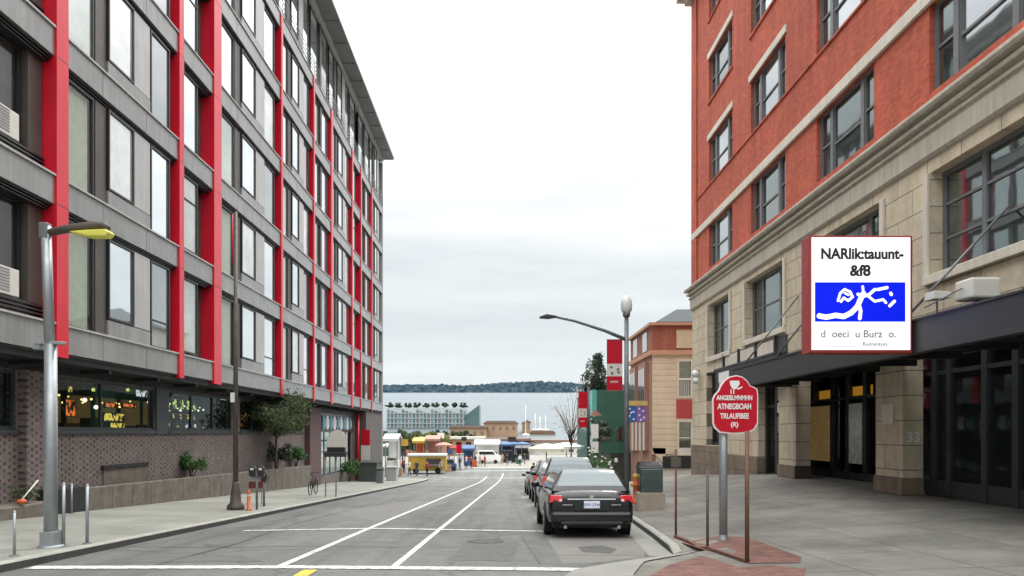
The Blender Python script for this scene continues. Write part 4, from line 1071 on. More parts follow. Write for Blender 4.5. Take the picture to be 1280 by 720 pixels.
# left near lamp
X, Y = -7.5, 12.0; zg = zleft(X, Y)
ll = thing('street_lamp', 'grey lamp post with yellow underlit head in front of the nearest red fin', 'street lamp', (X, Y, zg), 'street lamps on the left')
M().tube([(X, Y, zg - .05), (X, Y, PZ(430, Y))], [.105, .095], 18).build('pole', MAT['steel'], ll)
M().tube([(X - .02, Y, PZ(432, Y)), (X - .08, Y, PZ(283, Y))], .08, 16).build('upper_pole', MAT['steel'], ll)
b = M(); b.box(PX(46, Y), PX(81, Y), Y - .07, Y + .05, PZ(431, Y), PZ(427, Y)); b.box(PX(43, Y), PX(52, Y), Y - .06, Y + .05, PZ(437, Y), PZ(431, Y)); b.build('collar', MAT['steel'], ll, bevel=.01)
b = M(); b.box(X - .12, X + .12, Y - .12, Y + .12, zg, zg + .27); b.lathe([(.2, -.02), (.2, .03), (.17, .04)], (X, Y, zg), 16); b.build('base', MAT['steel'], ll, bevel=.015)
b = M(); b.box(PX(51, Y), PX(62, Y), Y - .08, Y + .08, PZ(299, Y), PZ(279, Y)); b.build('bracket', MAT['steel_d'], ll, bevel=.02)
b = M(); b.tube([(PX(60, Y), Y, PZ(291, Y)), (PX(85, Y), Y, PZ(286, Y)), (PX(115, Y), Y, PZ(282, Y)), (PX(130, Y), Y, PZ(282, Y)), (PX(137, Y), Y, PZ(286, Y))], [.06, .07, .075, .07, .03], 12); b.build('arm', MAT['brownpole'], ll)
b = M(); b.prism([(PX(90, Y), PZ(291, Y)), (PX(112, Y), PZ(297, Y)), (PX(136, Y), PZ(297, Y)), (PX(140, Y), PZ(292, Y)), (PX(136, Y), PZ(288, Y)), (PX(112, Y), PZ(289, Y))], 'y', Y - .11, Y + .11); b.build('lamp_head', MAT['lampyellow'], ll, bevel=.02)

# tall brown pole on the left
X, Y = -8.1, 22.0; zg = zleft(X, Y)
tp = thing('utility_pole', 'tall thin brown pole with flared base on the left pavement', 'pole', (X, Y, zg))
M().tube([(X, Y, zg), (X, Y, PZ(265, Y))], [.085, .05], 12).build('pole', MAT['brownpole'], tp)
M().lathe([(.26, 0), (.26, .12), (.17, .22), (.15, .5), (.1, .8), (.09, .85)], (X, Y, zg), 14).build('base', MAT['brownpole'], tp)
M().box(X - .12, X - .0, Y - .12, Y - .05, PZ(503, Y), PZ(491, Y)).build('notice', MAT['white_p'], tp)
b = M(); b.tube([(X - .1, Y, PZ(268, Y)), (X - .1, Y, PZ(330, Y))], .02, 6); b.build('cable', MAT['redcol'], tp)

# slim steel posts on the left pavement
for px, top, bot, lab in ((79.5, 605, 683, 'slim steel post just right of the near lamp post'), (109, 607, 680, 'slim steel post standing farthest from the near lamp post'), (89.5, 605, 642, 'slim steel post farther back by the dark gap in the planter'), (18, 640, 695, 'short slim stake at the left edge of the pavement')):
    q = gp(px, bot, 'l', 0); h = PZ(top, q[1]) - q[2]
    t = thing('steel_post', lab, 'post', q, 'slim posts on the left pavement')
    M().tube([q, (q[0], q[1], q[2] + h)], .027 if px > 30 else .02, 10).build('shaft', MAT['steel'], t); M().lathe([(.07, 0), (.07, .015), (.04, .02)], q, 12).build('foot', MAT['steel_d'], t); M().ball((q[0], q[1], q[2] + h), .029 if px > 30 else .022, 10).build('cap', MAT['steel'], t)
t = thing('traffic_barrier_light', 'orange lamp resting at the foot of the brick pier', 'warning light', (-11.55, 17.3, -1.72)); M().ball((-11.55, 17.35, -1.66), .12, 10, sz=.6).build('lens', MAT['orange'], t); M().tube([(-11.55, 17.35, -1.62), (-11.7, 18.2, -1.2)], .02, 6).build('handle', MAT['offwhite'], t)

# parking meters and orange tube
def meter(label, px, bot, h, twin):
    x, y, z = gp(px, bot, 'l', 0); t = thing('parking_meter', label, 'parking meter', (x, y, z), 'parking meters by the brown pole')
    M().tube([(x, y, z), (x, y, z + h - .3)], .035, 10).build('post', MAT['steel_d'], t)
    for dx in ((-.13, .13) if twin else (0,)):
        hd = M(); hd.prism([(x+dx-.09, z+h-.32), (x+dx+.09, z+h-.32), (x+dx+.11, z+h-.1), (x+dx+.07, z+h), (x+dx-.07, z+h), (x+dx-.11, z+h-.1)], 'y', y-.07, y+.07); ho = hd.build('meter_head', MAT['darkframe'], t, bevel=.02)
        M().box(x+dx-.05, x+dx+.05, y-.078, y-.07, z+h-.13, z+h-.06).build('display', MAT['lampglass'], ho)
    if twin: M().box(x-.15, x+.15, y-.04, y+.04, z+h-.37, z+h-.325).build('yoke', MAT['steel_d'], t)
meter('twin headed parking meter right of the brown pole', 321, 637, 1.35, True)
meter('single parking meter farther along past the twin one', 330, 633, 1.15, False)
x, y, z = gp(311, 638, 'l', 0)
t = thing('delineator_post', 'orange plastic tube post beside the parking meters', 'post', (x, y, z)); M().lathe([(.1, 0), (.1, .04), (.06, .05), (.055, .6), (.03, .62)], (x, y, z), 14).build('tube', MAT['orange'], t); M().lathe([(.06, .42), (.06, .47)], (x, y, z), 14).build('reflector', MAT['offwhite'], t)
M_ = M(); x2, y2, z2 = gp(318, 630, 'l', 0)
t = thing('notice_board', 'small maroon notice board on legs behind the parking meters', 'board', (x2, y2, z2)); M().box(x2-.2, x2+.3, y2, y2+.03, z2+.55, z2+.78).build('panel', basic('maroon', (.12,.03,.03), .6), t)
for dx in (-.15, .25): M().tube([(x2+dx, y2+.02, z2), (x2+dx, y2+.02, z2+.6)], .015, 6).build('leg', MAT['steel_d'], t)

# information board on legs further along the left pavement
x, y, z = gp(411, 621, 'l', 0)
ib = thing('information_board', 'cream arched board with dark shelf on slim legs on the left pavement', 'board', (x, y, z))
k = y / F
b = M(); ar = [(x - .1, PZ(560, y)), (x + 21*k, PZ(560, y)), (x + 22*k, PZ(546, y)), (x + 18*k, PZ(540, y)), (x + 10*k, PZ(537, y)), (x + 2*k, PZ(540, y)), (x - 2*k, PZ(546, y))]; b.prism(ar, 'y', y, y + .06); b.build('panel', MAT['offwhite'], ib)
M().box(x - 6*k, x + 22*k, y - .15, y + .3, PZ(571, y), PZ(565, y)).build('shelf', MAT['darkframe'], ib, bevel=.02)
M().box(x - 2*k, x + 20*k, y - .05, y + .2, PZ(565, y), PZ(559, y)).build('trough', MAT['black'], ib)
for dx in (-4*k, 9*k): M().tube([(x+dx, y, z - .03), (x+dx, y, PZ(566, y))], .03, 8).build('leg', MAT['steel'], ib)
# bicycle behind it
x, y = -8.6, 33.0; z = zleft(x, y)
bc = thing('bicycle', 'black bicycle locked behind the cream board', 'bicycle', (x, y, z))
for yy_ in (y - .5, y + .5):
    w = M(); pts = [(x, yy_ + .33*math.cos(a*math.pi/10), z + .34 + .33*math.sin(a*math.pi/10)) for a in range(21)]; w.tube(pts, .02, 6, cap=False)
    for a in range(8): w.tube([(x, yy_, z+.34), (x, yy_ + .32*math.cos(a*math.pi/4), z + .34 + .32*math.sin(a*math.pi/4))], .004, 4)
    w.build('wheel', MAT['tyre'], bc)
w = M(); P_ = dict(r=(x, y-.5, z+.34), bb=(x, y-.05, z+.3), st=(x, y-.2, z+.85), hd=(x, y+.33, z+.85), f=(x, y+.5, z+.34))
for a, c in (('r','bb'),('bb','st'),('st','r'),('bb','hd'),('st','hd'),('hd','f')): w.tube([P_[a], P_[c]], .018, 8)
w.build('frame', MAT['trim'], bc)
M().tube([(x-.25, y+.3, z+.98), (x, y+.34, z+1.0), (x+.25, y+.3, z+.98)], .014, 6).build('handlebar', MAT['trim'], bc); M().box(x-.06, x+.06, y-.33, y-.08, z+.93, z+.98).build('saddle', MAT['trim'], bc, bevel=.02)

# wares in front of the far shops, left
def utility(name, label, cat, x0, x1, y0, y1, h, mat, lidm):
    z = zleft((x0+x1)/2, (y0+y1)/2); t = thing(name, label, cat, ((x0+x1)/2, (y0+y1)/2, z))
    M().box(x0, x1, y0, y1, z - .1, z + h).build('body', mat, t, bevel=.03); M().hexa([(x0-.04,y0-.04,z+h),(x1+.04,y0-.04,z+h),(x1+.04,y1+.04,z+h),(x0-.04,y1+.04,z+h),(x0,y0,z+h+.1),(x1,y0,z+h+.1),(x1,y1,z+h+.2),(x0,y1,z+h+.2)]).build('lid', lidm, t)
utility('dumpster', 'dark green waste container by the corner pillar', 'dumpster', -11.4, -9.9, 57.5, 60, 1.5, basic('bin_green', (.05,.07,.06), .6, var=.3), MAT['trim'])
utility('utility_cabinet', 'pale utility cabinet near the end of the left pavement', 'cabinet', -9.9, -9.0, 62, 63.0, 1.1, MAT['panel2'], MAT['panel'])
utility('litter_bin', 'slim dark litter bin near the end of the left kerb', 'litter bin', -9.4, -8.9, 54.2, 54.7, 1.0, MAT['steel_d'], MAT['trim'])
# shop sign glyph band and poster column
t = thing('shop_sign_band', 'blue and white letters band on the far brick shopfront', 'sign', (XB + .1, 54, .3))
gl = M(); glb = M()
for i in range(9):
    ya = 49.6 + i * 1.1; (gl if i % 2 else glb).box(XB + .08, XB + .14, ya, ya + .6, .25, 1.2)
    gl.box(XB + .08, XB + .14, ya + .7, ya + .85, .4, 1.0)
gl.build('lettering', MAT['white_p'], t); glb.build('lettering', basic('letter_blue', (.08,.3,.45), .5, var=.2), t)
M().box(XB + .02, XB + .06, 49.2, 60, .05, 1.4).build('backing', MAT['darkframe'], t)
t = thing('poster_board', 'tall cream poster board with red header by the corner pillar', 'board', (-11.7, 61, -4)); z = zleft(-11.2, 60.6)
M().box(-11.75, -11.0, 60.5, 60.6, z + .8, z + 3.0).build('panel', MAT['offwhite'], t); M().box(-11.75, -11.0, 60.48, 60.62, z + 3.0, z + 4.3).build('header', MAT['signcrim'], t); M().tube([(-12.0, 60.5, z), (-12.0, 60.5, z + 5.6)], .12, 10).build('post', MAT['redcol'], t); M().box(-11.7, -11.05, 60.5, 60.6, z, z + .8).build('base', MAT['black'], t)
t = thing('poster_board', 'small white poster with red marks on the far brick shopfront', 'board', (XB, 49, -1)); M().box(XB + .003, XB + .06, 48.5, 49.2, -.6, 1.4).build('panel', MAT['offwhite'], t); M().box(XB + .06, XB + .065, 48.6, 49.1, -.5, -.1).build('mark', MAT['signcrim'], t)

# ------------------------------------------------------------------ right pavement: bin, hydrant
X, Y = 4.33, 20.9; zg = zright(X, Y)
rbn = thing('recycling_bin', 'dark green bin box on a square beige concrete plinth by the lamp', 'bin', (X, Y, zg))
M().box(X - .38, X + .38, Y - .3, Y + .4, zg - .05, zg + .5).build('plinth', basic('beige_concrete', (.38,.33,.26), .85, var=.2, bump=.2), rbn, bevel=.02)
M().box(X - .33, X + .33, Y - .24, Y + .34, zg + .5, zg + 1.2).build('body', MAT['greenbox'], rbn, bevel=.03)
M().hexa([(X-.35,Y-.26,zg+1.2),(X+.35,Y-.26,zg+1.2),(X+.35,Y+.36,zg+1.2),(X-.35,Y+.36,zg+1.2),(X-.3,Y-.1,zg+1.3),(X+.3,Y-.1,zg+1.3),(X+.3,Y+.3,zg+1.38),(X-.3,Y+.3,zg+1.38)]).build('lid', MAT['trim'], rbn)
X, Y = 3.98, 21.2; zg = zright(X, Y)
hy = thing('fire_hydrant', 'yellow and orange fire hydrant between the lamp and the green bin', 'hydrant', (X, Y, zg))
M().lathe([(.14, 0), (.14, .05), (.09, .07), (.085, .5), (.11, .52), (.11, .56), (.09, .58), (.09, .7), (.06, .78), (.02, .8)], (X, Y, zg + .2), 16).build('barrel', MAT['orange'], hy)
M().lathe([(.06, 0), (.06, .08)], (X - .15, Y, zg + .75), 12, axis='x').build('outlet', MAT['hyd'], hy); M().lathe([(.06, 0), (.06, .08)], (X + .08, Y, zg + .75), 12, axis='x').build('outlet', MAT['hyd'], hy)
M().ball((X, Y, zg + .98), .1, 12).build('bonnet', MAT['hyd'], hy); M().box(X-.13, X+.13, Y-.13, Y+.13, zg-.02, zg+.2).build('footing', MAT['kerb'], hy)

# ================================================================== second building (cream and red), right
Y2 = 47.6; X2 = 10.0
vb = thing('cream_building', 'cream sided corner building with red brick top floor beyond the brick building', 'building', (X2, Y2, -2.9))
def facade_y(b, Y, x0, x1, z0, z1, ops, depth, m=0):
    xs = sorted({x0, x1, *[v for o in ops for v in o[:2]]}); zs_ = sorted({z0, z1, *[v for o in ops for v in o[2:4]]})
    for xa, xb in zip(xs, xs[1:]):
        for za, zb in zip(zs_, zs_[1:]):
            cx, cz = (xa+xb)/2, (za+zb)/2
            if any(o[0] < cx < o[1] and o[2] < cz < o[3] for o in ops): continue
            b.quad((xa,Y,za),(xb,Y,za),(xb,Y,zb),(xa,Y,zb), m)
    for (a, c, d, e) in ops:
        b.quad((a,Y,d),(a,Y+depth,d),(a,Y+depth,e),(a,Y,e), m); b.quad((c,Y,d),(c,Y+depth,d),(c,Y+depth,e),(c,Y,e), m)
        b.quad((a,Y,e),(a,Y+depth,e),(c,Y+depth,e),(c,Y,e), m); b.quad((a,Y,d),(a,Y+depth,d),(c,Y+depth,d),(c,Y,d), m)
w1 = (11.75, 12.6, 2.4, 4.75); w2 = (11.75, 12.6, -1.4, .75)
b = M(); facade_y(b, Y2, X2, 20, -1.0, 5.15, [w1, w2], .25)
b.build('siding_wall', MAT['siding'], vb, recalc=False)
b = M(); b.box(X2, 20, Y2 + .002, 55.5, 5.45, 7.1); b.build('brick_storey', MAT['orangebrick'], vb)
b = M(); b.box(X2 - .15, 20, Y2 - .15, 55.5, 5.15, 5.45); b.box(X2 - .2, 20, Y2 - .2, 55.6, 7.1, 7.28); b.build('cornice', basic('peach_trim', (.5,.27,.17), .7, var=.1), vb)
M().box(X2 + .02, 20, Y2 + .3, 55.5, -4.8, 5.15).build('core', basic('pink_wall', (.36,.2,.15), .8, var=.15), vb)
M().box(X2 + .3, 20, Y2 + .1, Y2 + .3, -3.2, -1.0).build('ground_floor_wall', MAT['offwhite'], vb)
M().box(X2 + .7, 12.6, Y2 - .02, Y2 + .1, -2.35, -1.55).build('serving_hatch', MAT['black'], vb)
M().box(11.6, 12.7, Y2 - .03, Y2, .95, 2.2).build('red_panel', basic('red_panel', (.42,.05,.05), .6), vb)
M().box(11.6, 12.65, Y2 - .05, Y2 - .01, 5.6, 6.8).build('upper_panel', basic('tan_panel', (.55,.45,.3), .7), vb)
for i, w in enumerate((w1, w2)):
    f = M(); a, c, d, e = w
    for (q0, q1, r0, r1) in ((a-.1, a+.03, d-.1, e+.1), (c-.03, c+.1, d-.1, e+.1), (a+.03, c-.03, d-.1, d+.03), (a+.03, c-.03, e-.03, e+.1), (a, c, (d+e)/2-.03, (d+e)/2+.03)): f.box(q0, q1, Y2 - .04, Y2 + .1, r0, r1)
    fo = f.build('window', MAT['cream'], vb); M().box(a, c, Y2 + .12, Y2 + .14, d, e).build('pane', MAT['win_dark'], fo)
    if i == 0:
        g_ = M()
        for j in range(7): g_.box(a + j*.13, a + j*.13 + .03, Y2 - .07, Y2 - .045, d, d + 1.1)
        g_.box(a, c, Y2 - .08, Y2 - .045, d + 1.1, d + 1.15); g_.build('balcony_grille', MAT['white_p'], fo)
# street side bays
for i in range(2):
    y = Y2 + 1.2 + i * 3.5
    b = M(); b.box(X2 - .25, X2 + .02, y, y + 2.3, -1.2, 4.8); b.build('bay_window', basic('bay_pink', (.36,.19,.14), .7, var=.15), vb)
    for j in range(3): M().box(X2 - .27, X2 - .252, y + .15 + j*.72, y + .7 + j*.72, .2, 4.4).build('pane', MAT['win_grey'], vb)
    M().box(X2 - .03, X2 - .003, y + .4, y + 1.9, 5.6, 6.9).build('upper_window', MAT['win_green'], vb)
# bracket curve at the bottom of the siding
b = M(); b.prism([(X2, -1.0), (X2 + .9, -1.0), (X2 + .9, -2.0), (X2 + .7, -1.95), (X2 + .35, -1.6), (X2 + .1, -1.3)], 'y', Y2, Y2 + .28); b.build('bracket', MAT['siding'], vb)

gb = thing('green_building', 'dark green painted building beyond the cream one with a teal edge painted as lit', 'building', (8, 57.2, -4.4))
gf = M(); gf.box(7.42, 14, 57.2, 70, -4.9, 3.4); gf.build('wall', MAT['darkgreen'], gb)
M().box(7.25, 7.6, 57.1, 60, -1.0, 3.42).build('lit_edge', MAT['teal'], gb)  # lit edge of the green wall, its light put into the colour
for (x0, z0, z1) in ((7.9, -.6, .5), (9.1, -.6, .5)): M().box(x0, x0 + .8, 57.13, 57.19, z0, z1).build('window', MAT['win_dark'], gb)
M().box(7.7, 10.5, 56.9, 57.19, -4.9, -1.6).build('shopfront', MAT['greenbox'], gb)
M().box(7.6, 10.6, 56.5, 57.19, -1.6, -1.45).build('awning', MAT['darkgreen'], gb)
rg = thing('hip_roof_house', 'grey hip roofed house just showing over the cream building', 'house', (20, 80, -4))
M().box(17.5, 25, 80, 90, -4.9, 12.3).build('wall', MAT['offwhite'], rg)
M().add([(17.2,79.7,12.3),(25.3,79.7,12.3),(25.3,90.3,12.3),(17.2,90.3,12.3),(20.5,84,14.4),(22,84,14.4)], [(0,1,5,4),(1,2,5),(2,3,4,5),(3,0,4)]).build('roof', basic('slate', (.1,.105,.11), 1, spec=0), rg)

# trees on the right pavement
tree('evergreen_tree', 'dark evergreen tree rising above the green building', 'tree', (9.5, 73, -4.8), 7.5, 10.0, (1.2, 1.2, 2.6), MAT['leaf_d'], 30, 2800, .14, 21, tr=.16)
t = tree('blossom_tree', 'thin bare tree with pale blossom behind the parked cars', 'tree', (4.5, 46, zright(4.5, 46)), 3.2, 4.4, (1.6, 1.6, 2.2), MAT['blossom'], 22, 420, .07, 22, tr=.07)
tree('young_tree', 'slim brown trunked tree beside the flower display', 'tree', (6.1, 44.5, zright(6.1, 44.5)), 3.0, 3.2, (.7, .7, .8), MAT['leaf_d'], 10, 420, .09, 23, tr=.12)
# flower displays
def flowers(label, x, y, r, h, seed, mats):
    z = zright(x, y); t = thing('flower_display', label, 'flowers', (x, y, z), 'flower displays on the right pavement'); rn_ = random.Random(seed)
    M().lathe([(.22, 0), (.3, .4), (.32, .42)], (x, y, z), 14).build('pot', MAT['warm'], t)
    a = M(); leaves(a, (x, y, z + .4 + h*.5), (r, r, h*.5), 300, .08, rn_); a.build('foliage', MAT['leaf_g'], t, recalc=False)
    for _ in range(16): M().ball((x + rn_.uniform(-r, r), y - rn_.uniform(0, r), z + .4 + rn_.uniform(.1, h)), rn_.uniform(.04, .085), 8, sz=.7).build('bloom', mats, t)
flowers('white flowers in a pot beside the near lamp post', 4.45, 30.5, .5, 1.2, 1, MAT['white_p'])
flowers('cream flowers in a pot just behind the black car', 3.9, 28, .4, .9, 2, MAT['offwhite'])
flowers('tall white flower display by the young tree', 5.4, 42, .5, 1.9, 3, MAT['white_p'])
flowers('low yellow flowers in front of the green building', 6.2, 46, .6, 1.1, 4, MAT['hyd'])
t = thing('shop_sign', 'small teal and red hanging shop sign between the lamp posts', 'sign', (6.1, 47, 1)); M().box(PX(738, 47), PX(752, 47), 47, 47.1, PZ(527, 47), PZ(520, 47)).build('lower_board', MAT['darkgreen'], t); M().prism([(PX(738, 47), PZ(519.5, 47)), (PX(753, 47), PZ(519.5, 47)), (PX(744, 47), PZ(512, 47))], 'y', 47, 47.1).build('upper_board', MAT['stallpink'], t); M().tube([(PX(737, 47), 47.05, PZ(510, 47)), (PX(737, 47), 47.05, zright(5.8, 47))], .04, 8).build('post', MAT['darkframe'], t)
t = thing('menu_board', 'white framed notice board by the flower displays', 'board', (6.3, 44, zright(6.3, 44))); x, y, z = t.location
for k, (pa, pb) in enumerate(((530, 548), (552, 566))): M().box(PX(739, y), PX(748, y), y, y + .05, PZ(pb, y), PZ(pa, y)).build('sheet', MAT['white_p'], t)
M().tube([(PX(743.5, y), y + .07, PZ(530, y)), (PX(743.5, y), y + .07, z)], .05, 8).build('post', MAT['darkframe'], t)

# ================================================================== cars
def car(name, label, loc, paint, L=4.8, hw=.91, belt=.93, roof=1.38, rs=(.42, 1.1), fs=(2.75, 3.55), tuck=.27, suv=False, group='cars parked along the right kerb', plate='AFN 2746'):
    x, y, z = loc; t = thing(name, label, 'car', loc, group)
    dk = belt + .03
    if not suv:
        ST = [(0,.72,.36,.74,.80,.5),(.02,.82,.31,.80,.86,.6),(.10,.885,.27,belt-.06,dk-.02,.66),(.35,.90,.25,belt-.03,dk,.70),(1.0,hw,.23,belt-.01,dk,.72),(2.2,hw,.22,belt-.02,dk-.01,.72),(3.3,hw,.22,belt-.04,dk-.02,.72),(4.0,.9,.23,.83,.9,.68),(4.5,.87,.25,.74,.80,.62),(4.72,.80,.3,.62,.68,.55),(L,.68,.36,.5,.56,.45)]
    else:
        ST = [(0,.76,.42,.9,.95,.6),(.02,.86,.38,.97,1.0,.66),(.12,.93,.34,belt-.03,dk,.74),(1.0,hw,.32,belt,dk,.76),(2.4,hw,.32,belt-.01,dk,.76),(3.5,hw,.32,belt-.03,dk-.02,.74),(4.2,.92,.34,.97,1.02,.7),(4.6,.87,.38,.84,.9,.6),(L,.72,.42,.6,.66,.5)]
    b = M(); rings = []
    for (yy, w, zb, zs_, zt, wt) in ST:
        half = [(w*.86, zb), (w*.97, zb+.06), (w, zb+.2), (w*1.0, (zb+zs_)/2+.03), (w*.985, zs_-.07), (w*.95, zs_), (wt, zt), (wt*.5, zt+.012)]
        ring = [(-p[0], p[1]) for p in half] + [(0, zt+.015)] + [(p[0], p[1]) for p in half[::-1]] 
        row = []
        for p in ring: row.append(len(b.v)); b.v.append((x+p[0], y+yy, z+p[1]))
        rings.append(row)
    n = len(rings[0])
    for r0, r1 in zip(rings, rings[1:]):
        for i in range(n): b.f.append([r0[i], r0[(i+1)%n], r1[(i+1)%n], r1[i]]); b.m.append(0); b.sm.append(True)
    for r_ in (rings[0], rings[-1]): b.f.append(r_[:]); b.m.append(0); b.sm.append(True)
    bo = b.build('body', paint, t); ss = bo.modifiers.new('smooth', 'SUBSURF'); ss.levels = 2; ss.render_levels = 2
    # greenhouse
    prof = []
    r0, r1 = rs; f0, f1 = fs; H = roof - belt
    def hh(yy):
        if yy < r1: u = clamp((yy - r0) / (r1 - r0)); return H * math.sin(u * math.pi / 2) ** .9 * .965
        if yy < f0: u = (yy - r1) / (f0 - r1); return H * (.965 + .035 * math.sin(u * math.pi))
        u = clamp((f1 - yy) / (f1 - f0)); return H * math.sin(u * math.pi / 2) ** .85 * .965
    ys = [lerp(r0, r1, i/8) for i in range(9)] + [lerp(r1, f0, i/8) for i in range(1, 9)] + [lerp(f0, f1, i/8) for i in range(1, 9)]
    wb = hw - .1
    parts = dict(cab=M(), rear_window=M(), windshield=M(), sideL=M(), sideR=M())
    G = []
    for yy in ys:
        h = max(hh(yy), .0); e = h / H
        row = []
        for (zz, kx) in ((-.03, 0), (.1, 0), (.38, 0), (.78, 0), (.93, .035), (.985, .1), (1.0, .3), (1.01, .62), (1.015, 1)):
            zq = belt + (h * zz if zz > 0 else -.03); xw = wb - tuck * (max(zz, 0) * e) ** 1.15
            xx = xw * (1 - kx) if kx < 1 else 0
            row.append((xx, yy, zq))
        G.append(row)
    for i in range(len(ys) - 1):
        for j in range(8):
            for s in (1, -1):
                q = [G[i][j], G[i+1][j], G[i+1][j+1], G[i][j+1]]
                ym = (ys[i] + ys[i+1]) / 2
                key = 'cab'
                if 4 <= j and r0 < ym < lerp(r0, r1, .86): key = 'rear_window' if (j >= 5 and ym > lerp(r0, r1, .1)) else 'cab'
                elif 5 <= j and ym > lerp(f0, f1, .12): key = 'windshield'
                elif 1 <= j <= 2 and lerp(r0, r1, .75) < ym < lerp(f0, f1, .5) and abs(ym - (r1+f0)/2) > .1: key = 'sideL' if s < 0 else 'sideR'
                pts = [(x + s*p[0], y + p[1], z + p[2]) for p in (q if s > 0 else q[::-1])]
                parts[key].add(pts, [(0,1,2,3)], 0, True)
    parts['cab'].build('roof', paint, t, weld=True)
    for k, nm in (('rear_window', 'rear_window'), ('windshield', 'windshield'), ('sideL', 'side_window'), ('sideR', 'side_window')): parts[k].build(nm, MAT['carglass'], t, weld=True)
    # wheels
    wr = .33 if not suv else .38
    for wy in (.95, L - .95):
        for s in (-1, 1):
            wx = x + s * (hw - .2)
            ti = M(); ti.lathe([(wr*.62, -.0), (wr*.93, 0), (wr, .03), (wr, .19), (wr*.93, .22), (wr*.62, .22)] if s > 0 else [(wr*.62, 0), (wr*.93, 0), (wr, -.03), (wr, -.19), (wr*.93, -.22), (wr*.62, -.22)], (wx, y + wy, z + wr), 24, axis='x')
            wo = ti.build('wheel', MAT['tyre'], t)
            rm_ = M(); rm_.lathe([(wr*.63, 0), (wr*.6, s*.02), (wr*.12, s*.0), (wr*.1, s*.02)], (wx + s*.205, y + wy, z + wr), 20, axis='x')
            rm_.build('rim', MAT['paintsilver'], wo)
            ar_ = M(); ar_.lathe([(wr*1.16, 0), (wr*1.16, s*.012)], (x + s*(hw-.008), y + wy, z + wr + .015), 24, axis='x'); ar_.build('wheel_arch', MAT['trim'], t)
    # rear details
    zl = belt - .02
    for s in (-1, 1):
        q = M(); X1, X0_ = s * (hw - .035), s * (hw - .31)
        if not suv: q.hexa([(x+X0_, y-.012, z+zl-.2), (x+X1, y+.05, z+zl-.22), (x+X1*.985, y+.26, z+zl-.22), (x+X0_, y+.2, z+zl-.22), (x+X0_, y+.004, z+zl-.07), (x+X1*.97, y+.055, z+zl-.06), (x+X1*.96, y+.25, z+zl-.08), (x+X0_, y+.2, z+zl-.07)])
        else: q.hexa([(x+s*(hw-.24), y-.012, z+zl-.25), (x+s*(hw-.03), y+.03, z+zl-.25), (x+s*(hw-.03), y+.2, z+zl-.25), (x+s*(hw-.24), y+.2, z+zl-.25), (x+s*(hw-.22), y-.01, z+zl), (x+s*(hw-.06), y+.03, z+zl+.04), (x+s*(hw-.06), y+.2, z+zl+.04), (x+s*(hw-.22), y+.2, z+zl)])
        lo = q.build('tail_lamp', MAT['tail'], t, bevel=.015)
        M().box(x + s*(hw-.27) - .025, x + s*(hw-.27) + .025, y - .018, y + .0, z + zl - .19, z + zl - .14).build('reverse_lens', MAT['lampglass'], lo)
        m = M(); m.ball((x + s*(hw+.1), y + fs[1] - .5, z + belt + .07), .1, 12, sx=1.1, sy=.6, sz=.75); m.tube([(x+s*(hw-.08), y+fs[1]-.48, z+belt), (x+s*(hw+.08), y+fs[1]-.48, z+belt+.05)], .025, 6); m.build('wing_mirror', paint, t)
    M().box(x - hw*.93, x + hw*.93, y - .07, y + .16, z + .3, z + .56).build('bumper', MAT['trim'] if suv else paint, t, bevel=.07)
    M().box(x - hw*.7, x + hw*.7, y - .085, y + .1, z + .27, z + .36).build('bumper_skirt', MAT['trim'], t, bevel=.03)
    po_ = M(); po_.box(x - .16, x + .17, y - .03, y - .012, z + .62, z + .77); pl_ = po_.build('number_plate', MAT['plate'], t, bevel=.006)
    textmesh(plate, .085, MAT['blueish'], 'plate_lettering', pl_, (x, y - .032, z + .69), (1,0,0), (0,0,1), .001)
    M().box(x - .5, x + .5, y - .022, y + .01, z + .79, z + .815).build('chrome_strip', MAT['chrome'], t, bevel=.006)
    M().box(x - .34, x + .35, y - .012, y + .0, z + .585, z + .785).build('plate_recess', MAT['trim'], t)
    bd_ = M()
    for s in (-1, 1): bd_.box(x + s*.5 - .1, x + s*.5 + .1, y - .014, y - .004, z + .68, z + .70)
    M().lathe([(.04, -.02), (.04, -.005)], (x, y, z + .86 if not suv else z + .98), 14, axis='y').build('emblem', MAT['chrome'], t)
    bd_.build('badge', MAT['chrome'], t)
    ex = M()
    for s in (-1, 1): ex.lathe([(.035, -.08), (.04, .1)], (x + s*.55, y, z + .24), 10, axis='y')
    ex.build('exhaust', MAT['chrome'], t)
    M().box(x - hw + .12, x + hw - .12, y + .25, y + L - .3, z + .2, z + .34).build('underbody', MAT['trim'], t)
    # tilt with the road
    sl_ = (zroad(loc[1] + L) - zroad(loc[1])) / L; t.rotation_euler = (math.atan(sl_), 0, 0)
    return t
car('parked_car', 'black sedan nearest the camera, parked beside the curved kerb', (1.87, 14.8, zroad(14.8)), MAT['paintblack'], belt=.97, roof=1.45, rs=(.16, .72), fs=(2.75, 3.6), tuck=.25)
car('parked_car', 'dark blue SUV parked directly in front of the black sedan', (2.2, 22.3, zroad(22.3)), MAT['paintnavy'], L=4.75, hw=.95, belt=1.15, roof=1.78, rs=(.12, .55), fs=(2.6, 3.4), tuck=.24, suv=True, plate='BKT 5190')
car('parked_car', 'dark grey SUV third in the row of parked cars', (2.25, 28.8, zroad(28.8)), MAT['paintgrey'], L=4.75, hw=.95, belt=1.12, roof=1.75, rs=(.12, .6), fs=(2.6, 3.4), tuck=.24, suv=True, plate='CMR 8334')
car('parked_car', 'charcoal sedan farthest away in the parked row', (2.25, 36.0, zroad(36)), MAT['paintgrey'], plate='BDH 6021')

